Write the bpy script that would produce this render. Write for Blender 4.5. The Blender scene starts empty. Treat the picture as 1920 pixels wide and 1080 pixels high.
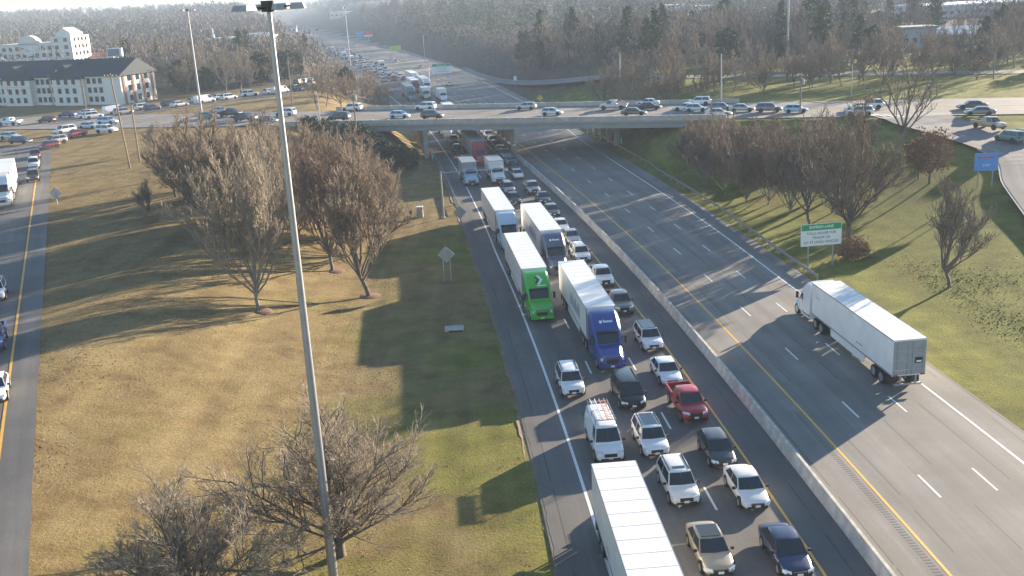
import bpy, bmesh, math, random
import numpy as np
from mathutils import Vector, Matrix
R_ = math.radians
HAZE = 0.00030
random.seed(7); rng = np.random.default_rng(7)
scene = bpy.context.scene
COL = scene.collection

# ------------------------------------------------------------------ camera
F_PX, PITCH, ROLL, CAM_H = 1928.07, 0.28076, -0.05437, 30.5347
_fw = np.array([0, math.cos(PITCH), -math.sin(PITCH)])
_dn = np.array([0, -math.sin(PITCH), -math.cos(PITCH)])
_rt = np.array([1.0, 0, 0])
AX_R = math.cos(ROLL) * _rt - math.sin(ROLL) * _dn
AX_D = math.sin(ROLL) * _rt + math.cos(ROLL) * _dn
CAM = np.array([0, 0, CAM_H])
cd = bpy.data.cameras.new('camera'); cd.sensor_width = 36.0
cd.lens = F_PX * 36.0 / 1920.0; cd.clip_start = 0.5; cd.clip_end = 20000
co = bpy.data.objects.new('camera', cd); COL.objects.link(co)
co.matrix_world = Matrix(((AX_R[0], -AX_D[0], -_fw[0], CAM[0]), (AX_R[1], -AX_D[1], -_fw[1], CAM[1]),
                          (AX_R[2], -AX_D[2], -_fw[2], CAM[2]), (0, 0, 0, 1)))
scene.camera = co

# ------------------------------------------------------------------ light
SUN_EL, SUN_AZ = R_(11.2), R_(44.0)          # azimuth of the sun, ccw from +X
w = bpy.data.worlds.new('World'); scene.world = w; w.use_nodes = True
nt = w.node_tree; nt.nodes.clear()
sky = nt.nodes.new('ShaderNodeTexSky'); sky.sky_type = 'NISHITA'; sky.sun_disc = False
sky.sun_elevation = SUN_EL; sky.sun_rotation = R_(90) - SUN_AZ
sky.air_density = 1.0; sky.dust_density = 0.2; sky.ozone_density = 2.2
bg = nt.nodes.new('ShaderNodeBackground'); bg.inputs['Strength'].default_value = 0.074
wo = nt.nodes.new('ShaderNodeOutputWorld')
nt.links.new(sky.outputs[0], bg.inputs[0]); nt.links.new(bg.outputs[0], wo.inputs[0])
sl = bpy.data.lights.new('sun', 'SUN'); sl.energy = 5.0; sl.angle = R_(0.55); sl.color = (1.0, 0.84, 0.64)
so = bpy.data.objects.new('sun', sl); COL.objects.link(so)
sd = Vector((math.cos(SUN_AZ) * math.cos(SUN_EL), math.sin(SUN_AZ) * math.cos(SUN_EL), math.sin(SUN_EL)))
so.rotation_euler = (-sd).to_track_quat('-Z', 'Y').to_euler(); so.location = (60, 60, 80)
vs = scene.view_settings; vs.view_transform = 'Standard'; vs.look = 'None'; vs.gamma = 1.0; vs.exposure = 1.9
scene.cycles.max_bounces = 5; scene.cycles.diffuse_bounces = 2; scene.cycles.glossy_bounces = 2
scene.cycles.transmission_bounces = 2; scene.cycles.transparent_max_bounces = 4; scene.cycles.volume_bounces = 0
scene.cycles.use_denoising = True

# ------------------------------------------------------------------ materials
M = {}
def mat(name, col, rough=0.8, metal=0.0, coat=0.0, var=0.0, vscale=1.0, bump=0.0, emit=None, spec=None, trans=0.0):
    m = bpy.data.materials.new(name); m.use_nodes = True
    n = m.node_tree; b = n.nodes['Principled BSDF']
    b.inputs['Base Color'].default_value = (*col, 1); b.inputs['Roughness'].default_value = rough
    b.inputs['Metallic'].default_value = metal; b.inputs['Coat Weight'].default_value = coat
    b.inputs['Coat Roughness'].default_value = 0.08
    if spec is not None: b.inputs['Specular IOR Level'].default_value = spec
    if emit: b.inputs['Emission Color'].default_value = (*emit[0], 1); b.inputs['Emission Strength'].default_value = emit[1]
    if var or bump:
        tc = n.nodes.new('ShaderNodeTexCoord'); nz = n.nodes.new('ShaderNodeTexNoise')
        nz.inputs['Scale'].default_value = vscale; nz.inputs['Detail'].default_value = 6; nz.inputs['Roughness'].default_value = 0.65
        n.links.new(tc.outputs['Object'], nz.inputs['Vector'])
        if var:
            r = n.nodes.new('ShaderNodeValToRGB'); e = r.color_ramp.elements
            e[0].position = 0.3; e[1].position = 0.72
            e[0].color = tuple(max(0, c * (1 - var)) for c in col) + (1,); e[1].color = tuple(min(1, c * (1 + var)) for c in col) + (1,)
            n.links.new(nz.outputs['Fac'], r.inputs[0]); n.links.new(r.outputs[0], b.inputs['Base Color'])
        if bump:
            bp = n.nodes.new('ShaderNodeBump'); bp.inputs['Strength'].default_value = bump; bp.inputs['Distance'].default_value = 0.05
            n.links.new(nz.outputs['Fac'], bp.inputs['Height']); n.links.new(bp.outputs[0], b.inputs['Normal'])
    M[name] = m; return m

def N(n, t, **kw):
    x = n.nodes.new(t)
    for k, v in kw.items(): setattr(x, k, v)
    return x
def ramp(n, src, stops):
    r = n.nodes.new('ShaderNodeValToRGB'); e = r.color_ramp.elements
    while len(e) < len(stops): e.new(0.5)
    for i, (p, c) in enumerate(stops): e[i].position = p; e[i].color = (*c, 1) if len(c) == 3 else c
    n.links.new(src, r.inputs[0]); return r.outputs[0]
def noise(n, vec, scale, detail=4, rough=0.6):
    x = n.nodes.new('ShaderNodeTexNoise'); x.inputs['Scale'].default_value = scale
    x.inputs['Detail'].default_value = detail; x.inputs['Roughness'].default_value = rough
    n.links.new(vec, x.inputs['Vector']); return x.outputs['Fac']
def mix(n, fac, a, b, mode='MIX'):
    x = n.nodes.new('ShaderNodeMix'); x.data_type = 'RGBA'; x.blend_type = mode
    if isinstance(fac, float): x.inputs[0].default_value = fac
    else: n.links.new(fac, x.inputs[0])
    for s, v in ((6, a), (7, b)):
        if isinstance(v, tuple): x.inputs[s].default_value = (*v, 1)
        else: n.links.new(v, x.inputs[s])
    return x.outputs[2]
def math_(n, op, a, b=None, clamp=False):
    x = n.nodes.new('ShaderNodeMath'); x.operation = op; x.use_clamp = clamp
    for i, v in enumerate((a, b)):
        if v is None: continue
        if isinstance(v, (int, float)): x.inputs[i].default_value = v
        else: n.links.new(v, x.inputs[i])
    return x.outputs[0]

def grass_mat():
    m = bpy.data.materials.new('winter_grass'); m.use_nodes = True; n = m.node_tree; b = n.nodes['Principled BSDF']
    b.inputs['Roughness'].default_value = 0.95; b.inputs['Specular IOR Level'].default_value = 0.1
    g = N(n, 'ShaderNodeNewGeometry').outputs['Position']
    sp = N(n, 'ShaderNodeSeparateXYZ'); n.links.new(g, sp.inputs[0])
    big = noise(n, g, 0.055, 5, 0.6); mid = noise(n, g, 0.35, 5, 0.65); fine = noise(n, g, 5.0, 6, 0.75)
    st = N(n, 'ShaderNodeMapping'); st.inputs['Scale'].default_value = (0.12, 0.9, 0.5); n.links.new(g, st.inputs[0])
    streak = noise(n, st.outputs[0], 1.0, 4, 0.6)
    tan = ramp(n, mid, [(0.28, (0.155, 0.108, 0.052)), (0.5, (0.245, 0.182, 0.086)), (0.75, (0.32, 0.25, 0.13))])
    grn = ramp(n, mid, [(0.3, (0.12, 0.125, 0.028)), (0.7, (0.25, 0.245, 0.055))])
    # more green to the east of the highway and along the shoulder ditch, as sown there
    x_east = math_(n, 'ADD', math_(n, 'MULTIPLY', sp.outputs[0], 0.011), -0.02)
    f = math_(n, 'ADD', math_(n, 'ADD', big, math_(n, 'MULTIPLY', streak, 0.25)), x_east)
    fac = ramp(n, f, [(0.42, (0, 0, 0)), (0.66, (1, 1, 1))])
    c = mix(n, fac, tan, grn)
    # leaf litter on the floor of the woods beyond the interchange
    wd = math_(n, 'MULTIPLY', math_(n, 'SUBTRACT', math_(n, 'ADD', sp.outputs[1], math_(n, 'MULTIPLY', big, 60.0)), 320.0), 0.03, True)
    c = mix(n, wd, c, ramp(n, mid, [(0.3, (0.085, 0.066, 0.048)), (0.7, (0.15, 0.118, 0.085))]))
    soil = ramp(n, noise(n, g, 0.09, 3, 0.5), [(0.63, (0, 0, 0)), (0.74, (1, 1, 1))])
    c = mix(n, math_(n, 'MULTIPLY', soil, 0.4), c, (0.30, 0.165, 0.085))
    # mower passes and drifts of fallen leaves
    mw = N(n, 'ShaderNodeMapping'); mw.inputs['Rotation'].default_value = (0, 0, 0.12); mw.inputs['Scale'].default_value = (0.55, 0.02, 0.1); n.links.new(g, mw.inputs[0])
    c = mix(n, 1.0, c, ramp(n, noise(n, mw.outputs[0], 1.0, 2, 0.5), [(0.35, (0.86, 0.86, 0.86)), (0.65, (1.1, 1.1, 1.08))]), 'MULTIPLY')
    lf = ramp(n, noise(n, g, 1.3, 6, 0.8), [(0.60, (0, 0, 0)), (0.68, (1, 1, 1))]); c = mix(n, math_(n, 'MULTIPLY', math_(n, 'MULTIPLY', lf, ramp(n, noise(n, g, 0.05, 2, 0.5), [(0.45, (0, 0, 0)), (0.6, (1, 1, 1))])), 0.55), c, (0.20, 0.105, 0.05))
    c = mix(n, 1.0, c, ramp(n, fine, [(0.28, (0.58, 0.58, 0.58)), (0.5, (0.96, 0.96, 0.96)), (0.72, (1.28, 1.28, 1.24))]), 'MULTIPLY')
    n.links.new(c, b.inputs['Base Color'])
    bp = N(n, 'ShaderNodeBump'); bp.inputs['Strength'].default_value = 0.9; bp.inputs['Distance'].default_value = 0.12
    n.links.new(fine, bp.inputs['Height']); n.links.new(bp.outputs[0], b.inputs['Normal'])
    M['grass'] = m
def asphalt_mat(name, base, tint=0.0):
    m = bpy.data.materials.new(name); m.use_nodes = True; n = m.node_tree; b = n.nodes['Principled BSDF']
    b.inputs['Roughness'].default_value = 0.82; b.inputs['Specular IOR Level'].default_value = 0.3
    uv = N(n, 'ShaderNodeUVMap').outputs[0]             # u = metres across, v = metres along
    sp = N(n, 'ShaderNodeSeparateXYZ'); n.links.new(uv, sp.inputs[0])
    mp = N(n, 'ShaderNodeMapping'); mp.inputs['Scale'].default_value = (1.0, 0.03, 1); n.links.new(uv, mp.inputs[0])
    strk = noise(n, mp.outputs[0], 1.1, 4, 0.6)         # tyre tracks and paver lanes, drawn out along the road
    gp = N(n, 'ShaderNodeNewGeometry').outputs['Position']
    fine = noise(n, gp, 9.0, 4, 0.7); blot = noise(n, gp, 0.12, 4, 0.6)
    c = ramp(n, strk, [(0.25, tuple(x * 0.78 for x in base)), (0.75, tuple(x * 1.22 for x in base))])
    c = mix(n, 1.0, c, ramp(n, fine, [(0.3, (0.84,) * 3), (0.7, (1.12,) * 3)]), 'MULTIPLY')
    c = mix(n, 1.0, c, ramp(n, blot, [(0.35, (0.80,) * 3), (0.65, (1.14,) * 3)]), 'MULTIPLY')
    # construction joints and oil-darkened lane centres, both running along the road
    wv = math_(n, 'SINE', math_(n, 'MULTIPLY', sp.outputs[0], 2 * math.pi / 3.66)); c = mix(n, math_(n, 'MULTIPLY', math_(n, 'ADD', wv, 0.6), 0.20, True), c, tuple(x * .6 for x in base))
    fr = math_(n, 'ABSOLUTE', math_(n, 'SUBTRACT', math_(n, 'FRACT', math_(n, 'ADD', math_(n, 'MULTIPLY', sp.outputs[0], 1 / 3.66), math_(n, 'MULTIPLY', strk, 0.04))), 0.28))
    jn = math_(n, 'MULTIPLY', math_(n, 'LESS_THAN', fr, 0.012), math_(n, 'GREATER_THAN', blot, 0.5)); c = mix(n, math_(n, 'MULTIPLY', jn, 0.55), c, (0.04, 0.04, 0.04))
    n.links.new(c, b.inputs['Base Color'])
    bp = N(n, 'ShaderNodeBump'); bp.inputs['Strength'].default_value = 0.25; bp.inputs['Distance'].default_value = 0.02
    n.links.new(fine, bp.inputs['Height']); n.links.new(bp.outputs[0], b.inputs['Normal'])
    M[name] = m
grass_mat()
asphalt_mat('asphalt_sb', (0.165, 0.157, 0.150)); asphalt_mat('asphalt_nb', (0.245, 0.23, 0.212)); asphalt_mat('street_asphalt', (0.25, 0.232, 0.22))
mat('paint_white_line', (0.78, 0.78, 0.76), 0.6, var=0.12, vscale=3); mat('paint_yellow_line', (0.75, 0.42, 0.07), 0.6, var=0.15, vscale=3)
mat('rumble', (0.15, 0.142, 0.132), 0.9)
mat('concrete', (0.46, 0.43, 0.39), 0.85, var=0.22, vscale=0.7, bump=0.2); mat('concrete_deck', (0.38, 0.34, 0.31), 0.85, var=0.15, vscale=0.5)
mat('concrete_pale', (0.52, 0.49, 0.44), 0.85, var=0.34, vscale=1.1, bump=0.2)
mat('girder', (0.30, 0.32, 0.31), 0.7, var=0.15, vscale=0.4)
mat('galv', (0.36, 0.37, 0.40), 0.45, metal=0.6, var=0.1, vscale=2); mat('galv_dull', (0.36, 0.37, 0.38), 0.6, metal=0.3, var=0.15, vscale=2)
mat('wood_pole', (0.27, 0.20, 0.14), 0.9, var=0.25, vscale=1.5)
mat('sign_back', (0.42, 0.43, 0.44), 0.5, metal=0.5, var=0.15, vscale=2)
mat('sign_green', (0.01, 0.33, 0.14), 0.45); mat('sign_white', (0.80, 0.82, 0.83), 0.45); mat('sign_blue', (0.09, 0.31, 0.72), 0.45)
mat('sign_yellow', (0.85, 0.52, 0.02), 0.5); mat('sign_red', (0.65, 0.05, 0.03), 0.5); mat('sign_ink', (0.02, 0.03, 0.05), 0.5)
mat('sign_lime', (0.42, 0.55, 0.16), 0.5); mat('sign_slate', (0.16, 0.22, 0.28), 0.5); mat('sign_mint', (0.10, 0.48, 0.33), 0.5)
PAINT = {}
for k, c, me in (('white', (0.80, 0.81, 0.82), 0), ('pearl', (0.74, 0.74, 0.72), 0), ('silver', (0.45, 0.46, 0.47), 0.6), ('grey', (0.20, 0.21, 0.22), 0.5),
                 ('dark_grey', (0.075, 0.08, 0.085), 0.4), ('black', (0.015, 0.016, 0.018), 0.1), ('red', (0.40, 0.025, 0.03), 0.15), ('maroon', (0.18, 0.02, 0.025), 0.2),
                 ('blue', (0.035, 0.075, 0.30), 0.15), ('navy', (0.02, 0.035, 0.10), 0.2), ('slate', (0.10, 0.125, 0.19), 0.2), ('pale_blue', (0.40, 0.55, 0.68), 0.3), ('ice', (0.55, 0.68, 0.78), 0.1),
                 ('green', (0.07, 0.50, 0.045), 0.1), ('gold', (0.42, 0.36, 0.27), 0.5), ('tan', (0.45, 0.36, 0.25), 0.3), ('teal', (0.10, 0.22, 0.24), 0.3), ('orange', (0.65, 0.22, 0.05), 0)):
    PAINT[k] = mat('paint_' + k, c, 0.38, metal=me, coat=0.7, var=0.05, vscale=2.5)
mat('trailer_white', (0.80, 0.80, 0.79), 0.5, coat=0.15, var=0.09, vscale=0.55); mat('verge_soil', (0.24, 0.17, 0.11), 0.95, var=0.35, vscale=1.5, bump=0.4); mat('trailer_grey', (0.30, 0.32, 0.35), 0.5, var=0.12, vscale=0.8)
mat('glass', (0.018, 0.024, 0.03), 0.07, spec=0.8, coat=0.4); mat('tyre', (0.018, 0.018, 0.018), 0.85); mat('rim', (0.55, 0.56, 0.57), 0.35, metal=0.8)
mat('trim', (0.022, 0.022, 0.024), 0.55); mat('chrome', (0.62, 0.63, 0.65), 0.22, metal=0.9); mat('plate', (0.75, 0.75, 0.72), 0.5)
mat('headlight', (0.75, 0.78, 0.80), 0.12, coat=0.6, spec=0.8); mat('taillight', (0.45, 0.01, 0.01), 0.2, coat=0.6); mat('bed_floor', (0.06, 0.055, 0.05), 0.8)
mat('decal_white', (0.82, 0.84, 0.85), 0.5); mat('decal_black', (0.015, 0.015, 0.015), 0.5); mat('decal_blue', (0.10, 0.15, 0.27), 0.5); mat('decal_grey', (0.33, 0.34, 0.36), 0.6)
mat('bark', (0.14, 0.112, 0.09), 0.95, var=0.3, vscale=3, bump=0.4); mat('bark_grey', (0.22, 0.195, 0.165), 0.95, var=0.3, vscale=3, bump=0.4)
mat('twig_brown', (0.225, 0.175, 0.13), 0.95, var=0.3, vscale=1.2); mat('twig_tan', (0.30, 0.25, 0.19), 0.95, var=0.3, vscale=1.2)
mat('twig_red', (0.215, 0.155, 0.115), 0.95, var=0.3, vscale=1.2); mat('twig_grey', (0.20, 0.17, 0.145), 0.95, var=0.3, vscale=1.2)
mat('leaf_dark', (0.032, 0.052, 0.022), 0.8, var=0.4, vscale=1.0); mat('leaf_pine', (0.05, 0.078, 0.030), 0.85, var=0.4, vscale=0.7)
mat('leaf_ivy', (0.13, 0.15, 0.05), 0.85, var=0.45, vscale=0.6); mat('leaf_rust', (0.23, 0.135, 0.07), 0.9, var=0.3, vscale=1.0)
mat('grass_blade', (0.31, 0.24, 0.12), 0.95, var=0.4, vscale=0.4); mat('mulch', (0.17, 0.09, 0.055), 0.95, var=0.3, vscale=4, bump=0.5)
mat('far_bare', (0.16, 0.135, 0.118), 0.95, var=0.3, vscale=0.02); mat('far_green', (0.055, 0.078, 0.040), 0.95, var=0.4, vscale=0.03)
mat('wall_white', (0.72, 0.70, 0.66), 0.8, var=0.06, vscale=0.4); mat('wall_grey', (0.42, 0.44, 0.48), 0.8, var=0.06, vscale=0.4); mat('wall_cream', (0.66, 0.56, 0.40), 0.8, var=0.06, vscale=0.4)
mat('wall_brick', (0.33, 0.17, 0.12), 0.85, var=0.15, vscale=1.0); mat('roof_teal', (0.022, 0.038, 0.055), 0.75, var=0.2, vscale=0.6); mat('roof_grey', (0.26, 0.27, 0.29), 0.8, var=0.15, vscale=0.3)
mat('roof_white', (0.75, 0.76, 0.78), 0.7, var=0.06, vscale=0.2); mat('roof_red', (0.34, 0.12, 0.09), 0.75); mat('window', (0.03, 0.04, 0.055), 0.1, spec=0.7)
mat('signal_yellow', (0.55, 0.33, 0.03), 0.5); mat('wire', (0.05, 0.05, 0.05), 0.8); mat('lamp_glass', (0.7, 0.72, 0.72), 0.3)
mat('signal_red_lens', (0.6, 0.03, 0.02), 0.3, emit=((1.0, 0.08, 0.04), 0.35)); mat('beacon_red', (0.5, 0.05, 0.05), 0.3, emit=((1.0, 0.1, 0.15), 3.0))

# ------------------------------------------------------------------ mesh helpers
class MB:
    def __init__(s): s.v = []; s.f = []; s.uv = None
    def quad(s, *p): i = len(s.v); s.v += [tuple(x) for x in p]; s.f.append(tuple(range(i, i + len(p)))); return s
    def box(s, c, d, rz=0.0):
        i = len(s.v); cx, cy, cz = c; a, b, h = d[0] / 2, d[1] / 2, d[2] / 2; cr, sr = math.cos(rz), math.sin(rz)
        for z in (-h, h):
            for x, y in ((-a, -b), (a, -b), (a, b), (-a, b)): s.v.append((cx + x * cr - y * sr, cy + x * sr + y * cr, cz + z))
        for q in ((0, 3, 2, 1), (4, 5, 6, 7), (0, 1, 5, 4), (1, 2, 6, 5), (2, 3, 7, 6), (3, 0, 4, 7)): s.f.append(tuple(i + k for k in q))
        return s
    def tube(s, p0, p1, r0, r1=None, n=8, caps=True):
        r1 = r0 if r1 is None else r1; p0 = Vector(p0); p1 = Vector(p1); d = (p1 - p0).normalized()
        a = d.orthogonal().normalized(); b = d.cross(a); i = len(s.v)
        for p, r in ((p0, r0), (p1, r1)):
            for k in range(n): t = 2 * math.pi * k / n; s.v.append(tuple(p + a * (r * math.cos(t)) + b * (r * math.sin(t))))
        for k in range(n): s.f.append((i + k, i + (k + 1) % n, i + n + (k + 1) % n, i + n + k))
        if caps: s.f.append(tuple(i + k for k in range(n - 1, -1, -1))); s.f.append(tuple(i + n + k for k in range(n)))
        return s
    def loft(s, secs, caps=True):
        i = len(s.v); n = len(secs[0])
        for q in secs: s.v += [tuple(p) for p in q]
        for a in range(len(secs) - 1):
            for k in range(n): s.f.append((i + a * n + k, i + a * n + (k + 1) % n, i + (a + 1) * n + (k + 1) % n, i + (a + 1) * n + k))
        if caps: s.f.append(tuple(i + k for k in range(n - 1, -1, -1))); s.f.append(tuple(i + (len(secs) - 1) * n + k for k in range(n)))
        return s
    def mesh(s, name, m=None, smooth=None, fix=True):
        me = bpy.data.meshes.new(name); me.from_pydata(s.v, [], s.f)
        if fix:
            bm = bmesh.new(); bm.from_mesh(me); bmesh.ops.recalc_face_normals(bm, faces=bm.faces); bm.to_mesh(me); bm.free()
        if m is not None: me.materials.append(M[m] if isinstance(m, str) else m)
        if smooth is not None:
            me.shade_smooth()
            if smooth < 180: me.set_sharp_from_angle(angle=R_(smooth))
        return me
def npmesh(name, V, Fq, m, smooth=False):
    V = np.asarray(V, np.float32); Fq = np.asarray(Fq, np.int32); k = Fq.shape[1]
    me = bpy.data.meshes.new(name); me.vertices.add(len(V)); me.vertices.foreach_set('co', V.ravel())
    me.loops.add(Fq.size); me.loops.foreach_set('vertex_index', Fq.ravel())
    me.polygons.add(len(Fq)); me.polygons.foreach_set('loop_start', np.arange(0, Fq.size, k, dtype=np.int32))
    me.update(calc_edges=True); me.materials.append(M[m] if isinstance(m, str) else m)
    if smooth: me.shade_smooth()
    return me
def subsurf(me, lv=1):
    o = bpy.data.objects.new('tmp', me); COL.objects.link(o); md = o.modifiers.new('s', 'SUBSURF'); md.levels = lv; md.render_levels = lv
    dg = bpy.context.evaluated_depsgraph_get(); r = bpy.data.meshes.new_from_object(o.evaluated_get(dg)); r.name = me.name
    bpy.data.objects.remove(o); return r
def obj(name, me, parent=None, loc=(0, 0, 0), rz=0.0, scale=None):
    o = bpy.data.objects.new(name, me); COL.objects.link(o); o.location = loc
    if rz: o.rotation_euler = (0, 0, rz)
    if scale is not None: o.scale = scale if hasattr(scale, '__len__') else (scale,) * 3
    if parent is not None: o.parent = parent
    return o
def tag(o, label, cat, group=None):
    o['label'] = label; o['category'] = cat
    if group: o['group'] = group
    return o
def thing(name, label, cat, loc=(0, 0, 0), rz=0.0, group=None, scale=None):
    return tag(obj(name, None, None, loc, rz, scale), label, cat, group)
def struct(name, me, parent=None): o = obj(name, me, parent); o['kind'] = 'structure'; return o
def stuff(name, me, label, cat): o = obj(name, me); o['kind'] = 'stuff'; tag(o, label, cat); return o

# ------------------------------------------------------------------ the lie of the land
def smooth01(x, a, b): t = np.clip((x - a) / (b - a), 0, 1); return t * t * (3 - 2 * t)
_ss = np.arange(-160, 6000, 2.0)
_hd = np.where(_ss < 100, 0.05847 + 0.00078 * _ss, 0.05847 + 0.078 + 0.0003 * (np.minimum(_ss, 400) - 100))
_X = np.cumsum(-np.sin(_hd)) * 2; _Y = np.cumsum(np.cos(_hd)) * 2
_X += 25.162 - _X[80]; _Y += 53.481 - _Y[80]
def road_xy(S, off):
    h = np.interp(S, _ss, _hd); return np.interp(S, _ss, _X) + off * np.cos(h), np.interp(S, _ss, _Y) + off * np.sin(h)
def head(S): return float(np.interp(S, _ss, _hd))
def to_so(x, y):
    S = np.interp(y, _Y, _ss)
    for _ in range(3):
        h = np.interp(S, _ss, _hd); S = S - (x - np.interp(S, _ss, _X)) * np.sin(h) + (y - np.interp(S, _ss, _Y)) * np.cos(h)
    h = np.interp(S, _ss, _hd); return S, (x - np.interp(S, _ss, _X)) * np.cos(h) + (y - np.interp(S, _ss, _Y)) * np.sin(h)
def sb_edge(S): return np.interp(S, [70, 123, 190, 270, 540], [-20.9, -19.6, -18.8, -20.2, -22.5])
def nb_edge(S): return np.interp(S, [50, 70, 100, 154, 200, 304, 390, 600], [7.1, 7.6, 8.1, 9.2, 12, 15.3, 19.5, 22])
# the cross street: centre B, u along it, v away from the camera
BX, BY = 4.0, 205.5; UX, UY = 0.952, -0.306; VX, VY = 0.306, 0.952; ST_Z = 7.0; ST_HW = 12.6
def street_ut(x, y): return (x - BX) * UX + (y - BY) * UY, (x - BX) * VX + (y - BY) * VY
def st(u, t): return BX + u * UX + t * VX, BY + u * UY + t * VY
def terrain(x, y):
    x = np.asarray(x, float); y = np.asarray(y, float)
    S, off = to_so(x, y); eL = (sb_edge(S) - 2.9) - off; eR = off - (nb_edge(S) + 2.6)
    u, t = street_ut(x, y)
    zl = np.clip(4 + (y - 65) * 0.02, 3.2, 7); far = smooth01(y, 150, 230)
    left = zl * smooth01(eL, 11 - 9 * far, 38 - 14 * far) - 0.9 * np.exp(-((eL - 6) / 3.5) ** 2) * (1 - smooth01(y, 130, 170)) * (eL > 0)
    zr = 2.4 + 4.6 * smooth01(y, 95, 182)
    right = zr * smooth01(eR, 3.5, 46 - 16 * far)
    gen = np.where(eL > 0, left, np.where(eR > 0, right, 0.0))
    side = np.clip(np.maximum(eL - 2.0, eR - 1.0) / 1.5, 0, ST_Z)
    fill = ST_Z * np.clip(1 - (np.abs(t) - ST_HW - 1.5) / 12.0, 0, 1)
    z = np.maximum(gen, np.minimum(fill, side))
    hill = 14 * smooth01(y, 420, 1500) + 14 * smooth01(y, 1500, 4200) + 4 * np.sin(x / 170.0 + 1) * smooth01(y, 450, 900) + 5 * np.sin(x / 410.0 + y / 600.0) * smooth01(y, 600, 1500)
    z = z + hill * np.clip(np.maximum(eL, eR) / 60.0, 0, 1)
    z = np.where((np.abs(t) < ST_HW + 1.2) & (side > 6.5), ST_Z - 0.12, z)
    inside = np.maximum(eL, eR)
    return np.where(inside < 0, -0.12, np.where(inside < 0.6, np.minimum(z, 0.0) - 0.12 + 0.2 * np.clip(inside, 0, .6), z))
def ray(px, py): return _fw + AX_R * (px - 960) / F_PX + AX_D * (py - 540) / F_PX
def hit(px, py):                                   # where the line of sight of that pixel meets the ground
    v = ray(px, py); ts = np.arange(40, 1800, 0.5); x, y, z = (CAM[i] + v[i] * ts for i in range(3))
    below = np.nonzero(z <= terrain(x, y))[0]; i = below[0] if len(below) else len(ts) - 1
    return float(x[i]), float(y[i]), float(terrain(x[i], y[i]))
def hitz(px, py, z=0.0): v = ray(px, py); t = (z - CAM_H) / v[2]; return float(CAM[0] + v[0] * t), float(CAM[1] + v[1] * t), z
def height_at(x, y, px, py):                       # height over the spot (x, y) seen in row py
    v = ray(px, py); return float(CAM_H + v[2] * (y / v[1]))
# ================================================================== THE SETTING
def spread(a, fine0, fine1, b, step, grow=1.12):
    c = list(np.arange(fine0, fine1 + .01, step)); d = step
    while c[-1] < b: d *= grow; c.append(c[-1] + d)
    d = step
    while c[0] > a: d *= grow; c.insert(0, c[0] - d)
    return np.array(c)
gx = spread(-5200, -124, 100, 5200, 2.0); gy = spread(-60, 30, 330, 9000, 2.0)
GX, GY = np.meshgrid(gx, gy); GZ = terrain(GX, GY); nx, ny = len(gx), len(gy)
ii = (np.arange(ny - 1)[:, None] * nx + np.arange(nx - 1)[None, :]).ravel()
struct('ground', npmesh('ground', np.c_[GX.ravel(), GY.ravel(), GZ.ravel()], np.c_[ii, ii + 1, ii + nx + 1, ii + nx], 'grass', True))

def strip(name, pts_l, pts_r, m, z=None):
    me = bpy.data.meshes.new(name); n = len(pts_l); v = []
    for a, b in zip(pts_l, pts_r): v += [tuple(a), tuple(b)]
    me.from_pydata(v, [], [(2 * i, 2 * i + 1, 2 * i + 3, 2 * i + 2) for i in range(n - 1)])
    uv = me.uv_layers.new(name='UVMap'); d = [0.0]
    for i in range(1, n): d.append(d[-1] + math.dist(pts_l[i], pts_l[i - 1]))
    wd = [math.dist(a, b) for a, b in zip(pts_l, pts_r)]
    for p in me.polygons:
        for li in p.loop_indices:
            vi = me.loops[li].vertex_index; uv.data[li].uv = (wd[vi // 2] if vi % 2 else 0.0, d[vi // 2])
    me.materials.append(M[m]); return me
def hw_strip(name, offl, offr, s0, s1, m, z, step=4.0):
    L, R = [], []
    for S in np.arange(s0, s1 + .01, step):
        for lst, o in ((L, offl), (R, offr)):
            ov = o(S) if callable(o) else o; x, y = road_xy(S, ov); lst.append((float(x), float(y), z))
    return strip(name, L, R, m)
S0, S1 = -60, 1500
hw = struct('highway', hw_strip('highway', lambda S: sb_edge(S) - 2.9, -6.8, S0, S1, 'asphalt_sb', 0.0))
nb = struct('highway_northbound', hw_strip('highway_northbound', -6.8, lambda S: nb_edge(S) + 2.6, S0, S1, 'asphalt_nb', 0.0))
def line(name, off, s0, s1, m, wd=0.15, parent=hw): 
    f = off if callable(off) else (lambda S: off)
    return struct(name, hw_strip(name, lambda S: f(S) - wd / 2, lambda S: f(S) + wd / 2, s0, s1, m, 0.008), parent)
def sb_l(k): return lambda S: -9.75 + (sb_edge(S) + 9.75) * k / 3 + smooth01(S, 200, 300) * (3 - k) / 3 * 3.0
line('edge_line', sb_edge, S0, 900, 'paint_white_line', 0.2); line('yellow_edge_line', sb_l(0), S0, 900, 'paint_yellow_line', 0.17)
line('yellow_edge_line', -3.42, S0, 900, 'paint_yellow_line', 0.19, nb); line('edge_line', nb_edge, S0, 900, 'paint_white_line', 0.2, nb)
dash = {}
def dash_mesh(lng):
    return MB().quad((-0.075, 0, 0), (0.075, 0, 0), (0.075, lng, 0), (-0.075, lng, 0)).mesh('lane_dash', 'paint_white_line', fix=False)
dm = dash_mesh(3.05)
def dashes(off, s0, s1, per, parent):
    S = s0
    while S < s1:
        o = off(S) if callable(off) else off; x, y = road_xy(S, o)
        d = obj('lane_dash', dm, parent, (float(x), float(y), 0.008), head(S)); d['kind'] = 'structure'; S += per
dashes(0.0, 2.0 - 12.192 * 4, 420, 12.192, nb); dashes(3.66, 2.28 - 12.192 * 4, 420, 12.192, nb)
dashes(sb_l(1), -46, 300, 12.192, hw); dashes(sb_l(2), -46, 300, 12.192, hw)
mb = MB()                                          # rumble strip cut into the northbound inner shoulder
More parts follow.
